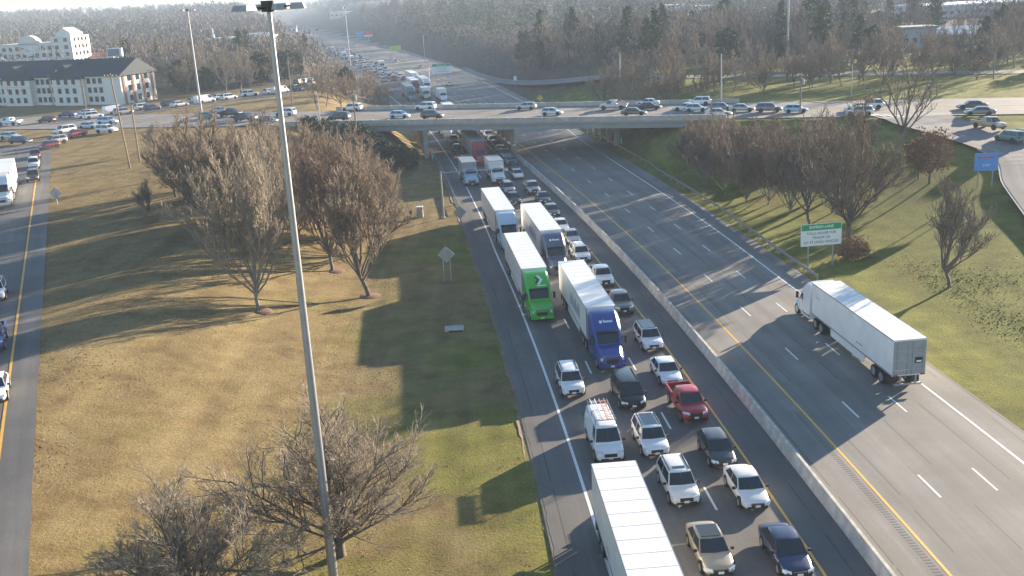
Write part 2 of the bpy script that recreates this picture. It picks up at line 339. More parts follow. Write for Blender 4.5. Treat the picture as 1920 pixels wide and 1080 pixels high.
for S in np.arange(-30, 16, 0.3):
    a, b = road_xy(S, -4.15), road_xy(S, -3.75); h = head(S)
    mb.box(((a[0] + b[0]) / 2, (a[1] + b[1]) / 2, 0.004), (0.4, 0.13, 0.004), h)
o = obj('rumble_strip', mb.mesh('rumble_strip', 'rumble'), nb); o['kind'] = 'structure'

# median barrier: precast lengths butted end to end
prof = [(-0.30, 0), (-0.30, 0.08), (-0.17, 0.33), (-0.10, 0.86), (0.10, 0.86), (0.17, 0.33), (0.30, 0.08), (0.30, 0)]
seg = MB().loft([[(x, y, z) for x, z in prof] for y in (0.012, 6.0)]).mesh('barrier_segment', 'concrete_pale', 25)
bx, by = road_xy(-54, -6.85)
bar = thing('median_barrier', 'long pale concrete median barrier dividing the jammed lanes from the open lanes', 'barrier', (float(bx), float(by), 0))
for k in range(62):
    S = -54 + 6.02 * k; x, y = road_xy(S, -6.85); obj('barrier_segment', seg, bar, (float(x - bx), float(y - by), 0.002), head(S + 3))

# cross street on the embankments, and the overpass
def street_strip(name, u0, u1, t0, t1, m, z, step=6.0):
    us = np.arange(u0, u1 + .01, step); return strip(name, [(*st(u, t1), z) for u in us], [(*st(u, t0), z) for u in us], m)
U0, U1 = -44.0, 38.0                                 # bridge ends along the street
stt = struct('cross_street', street_strip('cross_street', -190, 130, -ST_HW + .7, ST_HW - .7, 'street_asphalt', ST_Z + 0.03))
for t, m in ((-10.9, 'paint_white_line'), (10.9, 'paint_white_line'), (-0.2, 'paint_yellow_line'), (0.2, 'paint_yellow_line')):
    struct('street_line', street_strip('street_line', -190, 130, t - .06, t + .06, m, ST_Z + 0.038), stt)
for t in (-7.3, -3.8, 3.8, 7.3):
    for u in np.arange(-130, 70, 12.0):
        o = obj('street_dash', dm, stt, (*st(u, t), ST_Z + 0.038), math.atan2(UY, UX) - math.pi / 2); o['kind'] = 'structure'
ang = math.atan2(UY, UX)
br = thing('overpass_bridge', 'concrete and steel overpass carrying the cross street over the highway', 'bridge', (*st((U0 + U1) / 2, 0), 0), ang)
hl = (U1 - U0) / 2
obj('deck', MB().box((0, 0, ST_Z - 0.17), (2 * hl, 2 * ST_HW, 0.34)).mesh('deck', 'concrete_deck'), br)
for t in (-1, 1):
    gm = MB().box((0, t * (ST_HW - .16), ST_Z + .02 + .36), (2 * hl + 6, 0.3, 0.72)).box((0, t * (ST_HW - .16), ST_Z + .78), (2 * hl + 6, 0.36, 0.12))
    par = obj('parapet', gm.mesh('parapet', 'concrete'), br)
pp = MB().box((0, 0, 0.45), (0.24, 0.46, 0.9)).mesh('parapet_post', 'concrete')
for t in (-1, 1):
    for k in range(25): obj('parapet_post', pp, br, (-hl + 2 * hl * k / 24, t * (ST_HW - .16), ST_Z + 0.01))
for k in range(9):
    t = -ST_HW + 0.55 + k * (2 * ST_HW - 1.1) / 8
    obj('girder', MB().box((0, t, ST_Z - 0.34 - 0.50), (2 * hl - .4, 0.12, 1.0)).box((0, t, ST_Z - 1.36), (2 * hl - .4, 0.42, 0.05)).mesh('girder', 'girder'), br)
def uoff(px, py):                                    # along-street coordinate of a point on the highway
    x, y, _ = hitz(px, py, 0); return street_ut(x, y)[0] - (U0 + U1) / 2
for kk, (Sp, op) in enumerate(((153, -23.4), (151, -6.6), (147, 13.4))):      # each bent stands parallel to the traffic
    cx, cy = road_xy(Sp + 10.5, op); hh = head(Sp + 10.5); uc, tc = street_ut(float(cx), float(cy)); uc -= (U0 + U1) / 2; rz = math.pi / 2 + hh - ang
    pier = obj('pier', MB().box((0, 0, ST_Z - 1.72), (2 * ST_HW + 1.0, 1.1, 0.70)).mesh('pier_cap', 'concrete'), br, (uc, tc, 0), rz)
    for s_ in (-11.2, -5.6, 0, 5.6, 11.2):
        obj('column', MB().box((s_, 0, (ST_Z - 2.2) / 2), (1.0, .8, ST_Z - 2.0)).mesh('column', 'concrete'), pier)
    if kk == 1: obj('crash_wall', MB().box((0, 0, .8), (2 * ST_HW + .5, 1.0, 1.7)).mesh('crash_wall', 'concrete'), pier)
for u in (-hl - .5, hl + .5):
    obj('abutment', MB().box((u, 0, ST_Z / 2 - 1.0), (1.0, 2 * ST_HW - .1, ST_Z + 1.8)).mesh('abutment', 'concrete'), br)

# ramps
def path_strip(name, pts, wd, m, dz=0.08, sub=6.0):
    P = [Vector((*p, 0)) for p in pts]; q = []
    for a, b in zip(P[:-1], P[1:]):
        k = max(1, int((b - a).length / sub)); q += [a.lerp(b, i / k) for i in range(k)]
    q.append(P[-1]); L, R = [], []
    for i, p in enumerate(q):
        d = (q[min(i + 1, len(q) - 1)] - q[max(i - 1, 0)]).normalized(); nrm = Vector((-d.y, d.x, 0))
        z = float(terrain(p.x, p.y)) + dz
        for lst, s in ((L, 1), (R, -1)):
            e = p + nrm * (s * wd / 2); lst.append((e.x, e.y, max(z, float(terrain(e.x, e.y)) + 0.05)))
    return strip(name, L, R, m), L, R, q
def catmull(pts, k=8):
    out = []
    for i in range(len(pts) - 1):
        p = [np.array(pts[max(0, min(len(pts) - 1, j))], float) for j in (i - 1, i, i + 1, i + 2)]
        for s in np.linspace(0, 1, k, endpoint=False):
            out.append(tuple(0.5 * (2 * p[1] + (p[2] - p[0]) * s + (2 * p[0] - 5 * p[1] + 4 * p[2] - p[3]) * s * s + (3 * p[1] - p[0] - 3 * p[2] + p[3]) * s ** 3)))
    out.append(tuple(pts[-1])); return out
RD = np.array([-0.374, 0.927]); RN = np.array([-0.927, -0.374])          # west ramp direction, and its left hand side
R0 = np.array([-35.0, 65.0])                                              # on the yellow line
ramp_pts = [tuple(R0 + RD * s + RN * 3.2) for s in (-70, -30, 10, 50, 90, 125, 150)]
me, L, R, q = path_strip('on_ramp', ramp_pts, 10.5, 'asphalt_sb', 0.10); rp = struct('on_ramp', me)
def along(off, s0, s1, wd, m, name, parent, base=R0, d=RD, nn=RN, dz=0.115):
    A, B = [], []
    for s in np.arange(s0, s1, 5.0):
        for lst, o in ((A, off + wd / 2), (B, off - wd / 2)):
            p = base + d * s + nn * o; c = base + d * s + nn * 3.2; lst.append((p[0], p[1], float(terrain(c[0], c[1])) + dz))
    return struct(name, strip(name, A, B, m), parent)
along(0.0, -70, 122, 0.2, 'paint_yellow_line', 'yellow_edge_line', rp); along(6.9, -70, 118, 0.18, 'paint_white_line', 'edge_line', rp)
# off ramp bringing the queue up from the highway beyond the overpass
off_pts = catmull([road_xy(420, -24), road_xy(360, -27), (-58, 296), (-73, 273), (-90, 252), (-101, 240)], 10)
struct('off_ramp', path_strip('off_ramp', off_pts, 9.0, 'street_asphalt', 0.14, 4.0)[0])
# east side: ramp leaving the signals and the loop climbing behind the overpass
er_pts = catmull([hit(*p)[:2] for p in ((2120, 520), (2040, 425), (1975, 350), (1925, 285))] + [st(72, -14), st(70, 0)], 8)
ers = struct('exit_ramp', path_strip('exit_ramp', er_pts, 11.0, 'street_asphalt', 0.14, 4.0)[0])
me, L, R, q = path_strip('kerb', er_pts[:26], 11.6, 'concrete_pale', 0.10, 4.0)
struct('kerb', me, ers)
lp_pts = catmull([(160, 205), (120, 232), (80, 252), (48, 268), (28, 300), road_xy(330, 20), road_xy(400, 21)], 10)
struct('loop_ramp', path_strip('loop_ramp', lp_pts, 8.0, 'street_asphalt', 0.14, 4.0)[0])
# zebra bars on the corner
zb = MB()
for k in range(6):
    x, y = st(62.0 + k * 1.5, -9.0 - k * .8); zb.box((x, y, ST_Z + 0.10), (0.55, 3.4, 0.01), ang + .5)
struct('crosswalk', zb.mesh('crosswalk', 'paint_white_line'))

# guard rails: one beam and single posts
def guardrail(label, S_list, offf, posts=3.8):
    x0, y0 = road_xy(S_list[0], offf(S_list[0])); g = thing('guardrail', label, 'guardrail', (float(x0), float(y0), 0))
    pm = MB().box((0, 0, 0.36), (0.12, 0.16, 0.76)).mesh('post', 'galv_dull')
    pr = [(0.04, .78), (0.0, .74), (0.06, .68), (0.0, .62), (0.06, .56), (0.0, .50), (0.04, .46), (-0.02, .46), (-0.04, .62), (-0.02, .78)]
    secs = []
    for S in S_list:
        x, y = road_xy(S, offf(S)); z = float(max(terrain(x, y), 0)); h = head(S)
        secs.append([(float(x - x0) + a * math.cos(h) * 1.0, float(y - y0) + a * math.sin(h), z + b) for a, b in pr])
    obj('rail', MB().loft(secs).mesh('rail', 'galv', 30), g)
    S = S_list[0]
    while S < S_list[-1]:
        x, y = road_xy(S, offf(S) + 0.0); z = float(max(terrain(x, y), 0)); h = head(S)
        obj('post', pm, g, (float(x - x0) + .13 * math.cos(h), float(y - y0) + .13 * math.sin(h), z), h); S += posts
guardrail('steel beam guardrail along the grass bank beside the open lanes', list(np.arange(48, 172, 4.0)), lambda S: float(nb_edge(S)) + 3.1 + 0.9 * float(smooth01(S, 55, 100)))
guardrail('steel beam guardrail along the shoulder from the bridge pier to the diamond sign', list(np.arange(96, 160, 4.0)), lambda S: float(sb_edge(S)) - 2.75)

# worn soil and gravel fraying the edges of the pavement
def verge(name, offf, side, s0, s1, seed):
    g = np.random.default_rng(seed); v = []; f = []; wv = 0.4
    for i, S in enumerate(np.arange(s0, s1, .6)):
        wv = float(np.clip(wv + g.normal(0, .07), .06, .42)); e = offf(S)
        for k, o in enumerate((e - side * .10 - side * .12 * g.random(), e + side * wv * .5, e + side * wv)):
            x, y = road_xy(S, o); zz = float(terrain(x, y)); v.append((float(x), float(y), max(zz + .03, .012) if k == 0 else zz + .035))
        if i:
            j = 3 * i; f += [(j - 3, j - 2, j + 1, j), (j - 2, j - 1, j + 2, j + 1)]
    me = bpy.data.meshes.new(name); me.from_pydata(v, [], f); me.materials.append(M['verge_soil']); return struct(name, me)
verge('verge', lambda S: float(sb_edge(S)) - 2.9, -1, -30, 150, 5); verge('verge', lambda S: float(nb_edge(S)) + 2.6, 1, -10, 150, 6)
# ================================================================== VEHICLES
def half_loft(secs, lv=1, name='body'):
    full = [[(x, y, z) for y, z in h] + [(x, -y, z) for y, z in reversed(h[1:-1])] for x, h in secs]
    me = MB().loft(full).mesh(name, PAINT['white']); return subsurf(me, lv) if lv else me
def lerp3(a, b, t): return tuple(a[i] + (b[i] - a[i]) * t for i in range(3))
def pane(q, u0, u1, v0, v1, off=0.012):
    a, b, c, d = q; f = lambda u, v: Vector(lerp3(lerp3(a, b, u), lerp3(d, c, u), v))
    p = [f(u0, v0), f(u1, v0), f(u1, v1), f(u0, v1)]; n = (p[1] - p[0]).cross(p[3] - p[0]).normalized()
    ctr = sum(p, Vector()) / 4
    if n.dot(ctr - Vector((0, 0, 0.3))) < 0: n = -n
    return [tuple(x + n * off) for x in p]
CARS = {
 # L, W, H, zbot, lower body stations (fraction from nose, top z, width), cabin (cowl, tail, roof front, roof rear, belt z), wheel radius, axles
 'sedan': (4.85, 1.85, 1.45, .20, [(0, .52, .70), (.025, .66, .84), (.12, .75, .96), (.27, .90, 1), (.45, .93, 1), (.72, .96, 1), (.88, 1.0, .97), (.97, .97, .90), (1, .70, .80)], (.25, .885, .43, .70, .90), .33, (.185, .77), 'sedan'),
 'hatch': (4.25, 1.80, 1.50, .20, [(0, .52, .70), (.03, .68, .84), (.12, .78, .96), (.27, .92, 1), (.5, .95, 1), (.85, .99, .98), (.96, .97, .92), (1, .7, .84)], (.24, .985, .41, .84, .92), .33, (.19, .79), 'hatch'),
 'suv': (4.70, 1.90, 1.72, .25, [(0, .64, .74), (.025, .84, .88), (.1, .94, .96), (.25, 1.05, 1), (.5, 1.07, 1), (.85, 1.09, 1), (.96, 1.07, .95), (1, .75, .88)], (.23, .99, .38, .90, 1.04), .37, (.19, .79), 'suv'),
 'minivan': (5.10, 2.0, 1.76, .20, [(0, .58, .74), (.025, .78, .88), (.08, .88, .95), (.17, 1.02, 1), (.5, 1.05, 1), (.88, 1.07, 1), (.97, 1.05, .95), (1, .75, .88)], (.15, .988, .34, .92, 1.01), .35, (.18, .78), 'suv'),
 'pickup': (5.60, 1.98, 1.85, .32, [(0, .72, .78), (.02, .98, .90), (.08, 1.06, .97), (.24, 1.15, 1), (.45, 1.16, 1), (.62, 1.17, 1), (.635, .80, .98), (1, .80, .96)], (.23, .63, .34, .605, 1.13), .40, (.165, .79), 'pickup'),
 'van': (5.65, 2.02, 2.12, .25, [(0, .66, .80), (.02, .96, .90), (.1, 1.08, .97), (.18, 1.22, 1), (.5, 1.24, 1), (.9, 1.24, 1), (.985, 1.22, .97), (1, .8, .92)], (.155, .996, .285, .985, 1.20), .38, (.15, .76), 'van'),
}
def wheel_meshes(r, wd):
    t = MB().tube((0, -wd / 2, 0), (0, wd / 2, 0), r, n=20).mesh('wheel', 'tyre', 40)
    m = MB().tube((0, -wd / 2 - .012, 0), (0, wd / 2 + .012, 0), r * .66, n=14)
    return t, m.mesh('rim', 'rim', 40)
def make_car(kind, extra=None):
    L, W, H, zb, stn, cab, wr, ax, style = CARS[kind]; P = []      # parts: (name, mesh, paint?, parent, location)
    X = lambda f: L / 2 - f * L
    secs = []
    for f, zt, wf in stn:
        w = W / 2 * wf; e = .06 if f in (0, 1) else 0
        secs.append((X(f), [(0, zb + e), (w * .86, zb + e), (w * .98, zb + .13 + e), (w, zb + (zt - zb) * .52), (w * .965, zt - .10), (w * .87, zt - .01), (0, zt + .025)]))
    b = half_loft(secs, 1); b.shade_smooth(); b.set_sharp_from_angle(angle=R_(50)); P.append(('body', b, True, None, None))
    c0, c1, r0, r1, zbelt = cab; zr = H; wb, wr_ = W / 2 * .925, W / 2 * .71
    def ring(t, z, ins=0.0, w=None):
        xf, xr = X(c0) + (X(r0) - X(c0)) * t, X(c1) + (X(r1) - X(c1)) * t; w = (wb + (wr_ - wb) * t) if w is None else w
        return [(xf - ins, -w + ins, z), (xf + .10 * (1 - .5 * t) - ins, 0, z), (xf - ins, w - ins, z), ((xf + xr) / 2, w + .02 - ins, z), (xr + ins, w - ins, z), (xr - .05 + ins, 0, z), (xr + ins, -w + ins, z), ((xf + xr) / 2, -w - .02 + ins, z)]
    ra, rb = ring(0, zbelt - .06), ring(.92, zbelt + (zr - zbelt) * .90)
    rc, rd = ring(1.0, zr - .025, .07), [(x * .97 + .0, y * .6, zr) for x, y, z in ring(1.0, zr, .15)]
    cb = MB().loft([ra, rb, rc, rd]).mesh('cabin', PAINT['white'], 38); P.append(('cabin', cb, True, None, None))
    Q = lambda i: (ra[i], ra[(i + 1) % 8], rb[(i + 1) % 8], rb[i])
    ws = MB().quad(*pane(Q(0), .07, 1, .14, .97)).quad(*pane(Q(1), 0, .93, .14, .97)).mesh('windshield', 'glass'); P.append(('windshield', ws, False, None, None))
    if style != 'van':
        rw = MB().quad(*pane(Q(4), .10, 1, .18, .93)).quad(*pane(Q(5), 0, .90, .18, .93)).mesh('rear_window', 'glass'); P.append(('rear_window', rw, False, None, None))
    for s, (i0, i1) in (('l', (2, 3)), ('r', (7, 6))):
        qa, qb = (Q(2), Q(3)) if s == 'l' else (Q(7), Q(6))
        ua = (.06, .97) if s == 'l' else (.03, .94)
        if style == 'van': ua = (.03, .42) if s == 'l' else (.58, .97)
        P.append(('side_window', MB().quad(*pane(qa, *ua, .16, .93)).mesh('side_window', 'glass'), False, None, None))
        if style not in ('van', 'pickup'):
            ub = (.03, .88) if s == 'l' else (.12, .97)
            P.append(('side_window', MB().quad(*pane(qb, *ub, .16, .93)).mesh('side_window', 'glass'), False, None, None))
    nz = stn[1][1]; w1 = W / 2
    P.append(('grille', MB().box((L / 2 - .015, 0, (nz + zb) / 2 + .08), (.10, W * .42, .20 if style != 'pickup' else .34)).mesh('grille', 'trim'), False, None, None))
    P.append(('bumper', MB().box((L / 2 - .03, 0, zb + .16), (.12, W * .66, .13)).mesh('bumper', 'trim'), False, None, None))
    P.append(('license_plate', MB().box((L / 2 + .035, 0, zb + .26), (.02, .31, .15)).mesh('license_plate', 'plate'), False, None, None))
    for s in (-1, 1):
        hm = MB().loft([[(L / 2 - .02, s * W * .24, nz - .20), (L / 2 - .02, s * W * .24, nz - .05), (L / 2 - .16, s * W * .42, nz - .02), (L / 2 - .14, s * W * .42, nz - .19)],
                        [(L / 2 - .22, s * W * .24, nz - .20), (L / 2 - .22, s * W * .24, nz - .04), (L / 2 - .34, s * W * .465, nz + .0), (L / 2 - .34, s * W * .465, nz - .17)]]).mesh('headlight', 'headlight')
        P.append(('headlight', hm, False, None, None))
        P.append(('taillight', MB().box((-L / 2 + .09, s * W * .335, zbelt - .20), (.20, W * .15, .18 if style != 'pickup' else .34)).mesh('taillight', 'taillight'), False, None, None))
        P.append(('mirror', MB().box((X(c0) - .34, s * (W / 2 + .09), zbelt + .05), (.12, .20, .14)).mesh('mirror', 'trim'), False, None, None))
        arch = MB()
        for a in ax: arch.tube((X(a), s * (W / 2 - .16), wr + .02), (X(a), s * (W / 2 + .004), wr + .02), wr * 1.16, n=18)
        P.append(('wheel_arch_shade', arch.mesh('wheel_arch_shade', 'trim', 40), False, None, None))  # black plastic disc, dark to stand for the shade in the wheel well
    if style == 'pickup':
        x0, x1 = X(.635), X(1.0); bd = MB()
        for s in (-1, 1): bd.box(((x0 + x1) / 2, s * (W / 2 - .07), .98), (x0 - x1, .12, .44))
        bd.box((x1 + .05, 0, .98), (.10, W - .28, .44)); P.append(('cargo_bed', bd.mesh('cargo_bed', PAINT['white']), True, None, None))
        P.append(('bed_floor', MB().box(((x0 + x1) / 2 + .03, 0, .842), (x0 - x1 - .12, W - .28, .04)).mesh('bed_floor', 'bed_floor'), False, None, None))
    if style in ('suv',):
        for s in (-1, 1): P.append(('roof_rail', MB().box(((X(r0) + X(r1)) / 2, s * (wr_ - .06), zr + .0), (X(r0) - X(r1) - .3, .05, .07)).mesh('roof_rail', 'trim'), False, None, None))
    wm, rm = wheel_meshes(wr, .22)
    for a in ax:
        for s in (-1, 1):
            P.append(('wheel', wm, False, None, (X(a), s * (W / 2 - .10), wr))); P.append(('rim', rm, False, len(P) - 1, None))
    if extra: extra(P, X, L, W, H, zr, wr_, r0, r1)
    return dict(parts=P, L=L, W=W, H=H)
def x_sunroof(P, X, L, W, H, zr, wr_, r0, r1): P.append(('sunroof', MB().box((X(r0) - .42, 0, zr + .004), (.34, wr_ * 1.15, .03)).mesh('sunroof', 'glass'), False, None, None))
def x_panoroof(P, X, L, W, H, zr, wr_, r0, r1): P.append(('roof_glass', MB().box(((X(r0) + X(r1)) / 2, 0, zr + .004), ((X(r0) - X(r1)) * .82, wr_ * 1.35, .03)).mesh('roof_glass', 'glass'), False, None, None))
def x_blackroof(P, X, L, W, H, zr, wr_, r0, r1): P.append(('black_roof', MB().box(((X(r0) + X(r1)) / 2 + .02, 0, zr + .002), ((X(r0) - X(r1)) * .97, wr_ * 1.72, .03)).mesh('black_roof', PAINT['black']), False, None, None))
def x_rack(P, X, L, W, H, zr, wr_, r0, r1):
    rk = MB()
    for x in (X(r0) - .3, (X(r0) + X(r1)) / 2, X(r1) + .3):
        for s in (-1, 1): rk.box((x, s * (wr_ - .02), zr + .14), (.05, .05, .36))
        rk.box((x, 0, zr + .30), (.05, wr_ * 2, .05))
    for s in (-1, 1): rk.box(((X(r0) + X(r1)) / 2, s * (wr_ - .02), zr + .34), (X(r0) - X(r1) - .2, .04, .04))
    P.append(('roof_rack', rk.mesh('roof_rack', 'galv'), False, None, None))
    for y, m in ((-.34, 'decal_white'), (.30, 'orange_ladder')):
        ld = MB()
        for s in (-.17, .17): ld.box(((X(r0) + X(r1)) / 2 - .1, y + s, zr + .385), (3.6, .05, .07))
        for k in range(12): ld.box((X(r0) - .35 - k * .29, y, zr + .385), (.04, .34, .03))
        P.append(('ladder', ld.mesh('ladder', m), False, None, None))
mat('orange_ladder', (0.60, 0.28, 0.22), 0.6)

def make_truck(kind='semi', mark=None, sidemark=None):
    P = []; add = lambda n, me, paint=False, par=None, loc=None: P.append((n, me, paint, par, loc))
    def sec(x, w, zb, zt, ch=.2, top=None): tw = w - ch if top is None else top; return (x, [(0, zb), (w, zb), (w, zt - ch), (tw, zt), (0, zt + .02)])
    tl = 21.05 if kind == 'semi' else 9.2; o = tl / 2                              # origin at the middle of the whole vehicle
    add('hood', half_loft([sec(o - .03, .74, .62, 1.12, .14), sec(o - .10, .86, .50, 1.34, .18), sec(o - .8, 1.0, .5, 1.62, .22), sec(o - 1.62, 1.08, .5, 1.80, .22)], 0, 'hood'), True)
    if kind == 'semi':
        add('cab', half_loft([sec(o - 1.5, 1.08, .55, 1.83, .14), sec(o - 2.12, 1.17, .45, 2.78, .18), sec(o - 2.5, 1.22, .45, 3.12, .22), sec(o - 3.2, 1.23, .45, 3.66, .24), sec(o - 3.9, 1.24, .45, 3.93, .26), sec(o - 4.35, 1.24, .5, 3.95, .22)], 0, 'cab'), True)
    else:
        add('cab', half_loft([sec(o - 1.5, 1.06, .55, 1.83, .14), sec(o - 2.05, 1.10, .45, 2.62, .16), sec(o - 2.9, 1.12, .45, 2.72, .18)], 0, 'cab'), True)
    for i in (0, 1): P[i][1].shade_smooth(); P[i][1].set_sharp_from_angle(angle=R_(28))
    xa, za, xb, zb_ = o - 1.53, 1.88, o - 2.10, 2.74
    if kind != 'semi': xb, zb_ = o - 2.03, 2.56
    nx_, nz_ = (zb_ - za), (xa - xb); ln = math.hypot(nx_, nz_); nx_, nz_ = nx_ / ln * .02, nz_ / ln * .02
    add('windshield', MB().quad((xa + nx_, -.92, za + nz_ + .02), (xa + nx_ + .03, 0, za + nz_ + .03), (xb + nx_ + .03, 0, zb_ + nz_ - .01), (xb + nx_, -.94, zb_ + nz_ - .02))
        .quad((xa + nx_ + .03, 0, za + nz_ + .03), (xa + nx_, .92, za + nz_ + .02), (xb + nx_, .94, zb_ + nz_ - .02), (xb + nx_ + .03, 0, zb_ + nz_ - .01)).mesh('windshield', 'glass'))
    if kind == 'semi': add('sun_visor', MB().box((xb + .10, 0, zb_ + .05), (.30, 1.9, .05)).mesh('sun_visor', 'trim'))
    for s in (-1, 1):
        add('side_window', MB().quad((o - 1.75, s * 1.185, 1.80), (o - 2.65, s * 1.25, 1.80), (o - 2.65, s * 1.25, 2.42), (o - 2.08, s * 1.205, 2.42)).mesh('side_window', 'glass') if kind == 'semi'
            else MB().quad((o - 1.75, s * 1.10, 1.75), (o - 2.7, s * 1.14, 1.75), (o - 2.7, s * 1.14, 2.35), (o - 2.05, s * 1.12, 2.35)).mesh('side_window', 'glass'))
        add('headlight', MB().box((o - .16, s * .84, 1.02), (.20, .26, .22)).mesh('headlight', 'headlight'))
        add('fender', MB().loft([[(o - .35, s * .80, .55), (o - .35, s * 1.14, .55), (o - .45, s * 1.12, 1.05), (o - .45, s * .80, 1.15)], [(o - 1.0, s * .80, 1.1), (o - 1.0, s * 1.20, 1.08), (o - 1.0, s * 1.16, 1.28), (o - 1.0, s * .8, 1.34)],
                                [(o - 1.65, s * .80, .6), (o - 1.65, s * 1.20, .6), (o - 1.60, s * 1.18, 1.12), (o - 1.6, s * .8, 1.2)]]).mesh('fender', PAINT['white'], 30), True)
        add('mirror', MB().box((o - 1.75, s * 1.46, 2.12), (.14, .20, .62)).box((o - 1.75, s * 1.30, 2.30), (.05, .3, .05)).mesh('mirror', 'trim'))
        if kind == 'semi':
            add('fuel_tank', MB().tube((o - 2.4, s * .95, .78), (o - 4.3, s * .95, .78), .33, n=14).mesh('fuel_tank', 'chrome', 40))
            add('side_skirt', MB().box((o - 3.3, s * 1.235, .72), (2.0, .03, .5)).mesh('side_skirt', PAINT['white']), True)
    add('grille', MB().loft([[(o - .01, -.48, .66), (o - .01, .48, .66), (o - .04, .55, 1.18), (o - .04, -.55, 1.18)], [(o - .2, -.48, .66), (o - .2, .48, .66), (o - .22, .58, 1.30), (o - .22, -.58, 1.30)]]).mesh('grille', 'trim'))
    add('grille_surround', MB().box((o - .02, 0, 1.22), (.10, 1.16, .07)).box((o - .02, -.56, .94), (.08, .06, .55)).box((o - .02, .56, .94), (.08, .06, .55)).mesh('grille_surround', 'chrome'))
    add('bumper', MB().box((o - .05, 0, .48), (.22, 2.2, .30)).mesh('bumper', PAINT['white'] if kind == 'semi' else 'trim'), kind == 'semi')
    add('license_plate', MB().box((o + .075, 0, .45), (.02, .31, .15)).mesh('license_plate', 'plate'))
    wm, rm = wheel_meshes(.51, .28); wm2, rm2 = wheel_meshes(.51, .58)
    def axle(x, dual):
        for s in (-1, 1): add('wheel', wm2 if dual else wm, False, None, (x, s * (.97 if dual else 1.05), .51)); add('rim', rm2 if dual else rm, False, len(P) - 1)
    axle(o - 1.0, False)
    if kind == 'semi':
        add('frame', MB().box((o - 5.6, 0, .86), (3.9, .9, .26)).box((o - 6.2, 0, 1.06), (1.1, 1.0, .14)).mesh('frame', 'trim')); axle(o - 5.75, True); axle(o - 7.1, True)
        t0, t1 = o - 4.95, -o
        tr = len(P); add('trailer', MB().box(((t0 + t1) / 2, 0, 2.66), (t0 - t1, 2.58, 2.88)).mesh('trailer', 'trailer_white'))
        rb = MB()
        for s in (-1, 1):
            rb.box(((t0 + t1) / 2, s * 1.295, 4.06), (t0 - t1, .035, .09)); rb.box(((t0 + t1) / 2, s * 1.295, 1.27), (t0 - t1, .035, .12))
        for s in (-1, 1):
            rb.box((t0 + .012, s * 1.25, 2.66), (.045, .10, 2.8))
        add('trim_rail', rb.mesh('trim_rail', 'galv'), False, tr)
        bow = MB().box((0, 0, 4.103), (.035, 2.5, .012)).mesh('roof_bow', 'trailer_white')
        for k in range(12): add('roof_bow', bow, False, tr, (t0 - .7 - k * 1.34, 0, 0))
        for s in (-1, 1): add('rear_door', MB().box((t1 - .015, s * .635, 2.64), (.05, 1.24, 2.66)).mesh('rear_door', 'trailer_grey'), False, tr)  # rear doors in a darker grey than the trailer body
        lk = MB()
        for y in (-1.0, -.2, .2, 1.0): lk.tube((t1 - .06, y, 1.32), (t1 - .06, y, 3.95), .018, n=6)
        for z in (1.7, 2.5, 3.3):
            for y in (-.6, .6): lk.box((t1 - .05, y, z), (.02, 1.2, .05))
        add('door_bar', lk.mesh('door_bar', 'chrome'), False, tr)
        add('door_placard', MB().box((t1 - .05, -.72, 2.42), (.03, .62, .46)).mesh('door_placard', 'decal_black'), False, tr)
        add('placard_print', MB().box((t1 - .075, -.72, 2.34), (.02, .40, .14)).mesh('placard_print', 'decal_white'), False, tr)
        for s in (-1, 1):
            add('taillight', MB().box((t1 - .05, s * 1.05, 1.28), (.04, .34, .10)).mesh('taillight', 'taillight'), False, tr)
            add('trailer_skirt', MB().box((o - 12.6, s * 1.22, .86), (6.8, .03, .70)).mesh('trailer_skirt', 'trailer_white'), False, tr)
        add('underride_guard', MB().box((t1 + .05, 0, .52), (.12, 2.2, .12)).box((t1 + .08, -.6, .86), (.1, .1, .75)).box((t1 + .08, .6, .86), (.1, .1, .75)).mesh('underride_guard', 'galv_dull'), False, tr)
        add('undercarriage', MB().box((o - 18.3, 0, .95), (3.6, .9, .4)).box((o - 8.6, 0, 1.0), (.3, 2.0, .3)).box((o - 8.6, -.8, .65), (.14, .14, 1.0)).box((o - 8.6, .8, .65), (.14, .14, 1.0)).mesh('undercarriage', 'trim'), False, tr)
        add('mud_flap', MB().box((o - 20.2, -.97, .62), (.02, .6, .62)).box((o - 20.2, .97, .62), (.02, .6, .62)).mesh('mud_flap', 'trim'), False, tr)
        axle(o - 17.8, True); axle(o - 19.15, True)
        if mark: mark(add, o)
        if sidemark: sidemark(add, o, tr)
    else:
        bx_ = len(P); add('cargo_box', MB().box((-o + 3.15, 0, 2.35), (6.3, 2.45, 2.55)).mesh('cargo_box', 'trailer_white'))
        add('trim_rail', MB().box((-o + 3.15, 0, 3.60), (6.34, 2.49, .07)).box((-o + 3.15, 0, 1.12), (6.34, 2.49, .08)).mesh('trim_rail', 'galv'), False, bx_)
        add('frame', MB().box((-o + 3.4, 0, .85), (6.6, .9, .3)).mesh('frame', 'trim')); axle(-o + 2.0, True)
    return dict(parts=P, L=tl, W=2.6, H=4.1)
def fairing_pt(o, s, y):                            # a point on the sloping roof fairing; s = 0 low .. 1 high
    x0, z0, x1, z1 = o - 2.5, 3.12, o - 3.2, 3.66; n = (.61, .79)
    return (x0 + (x1 - x0) * s + n[0] * .018, y, z0 + (z1 - z0) * s + n[1] * .018)
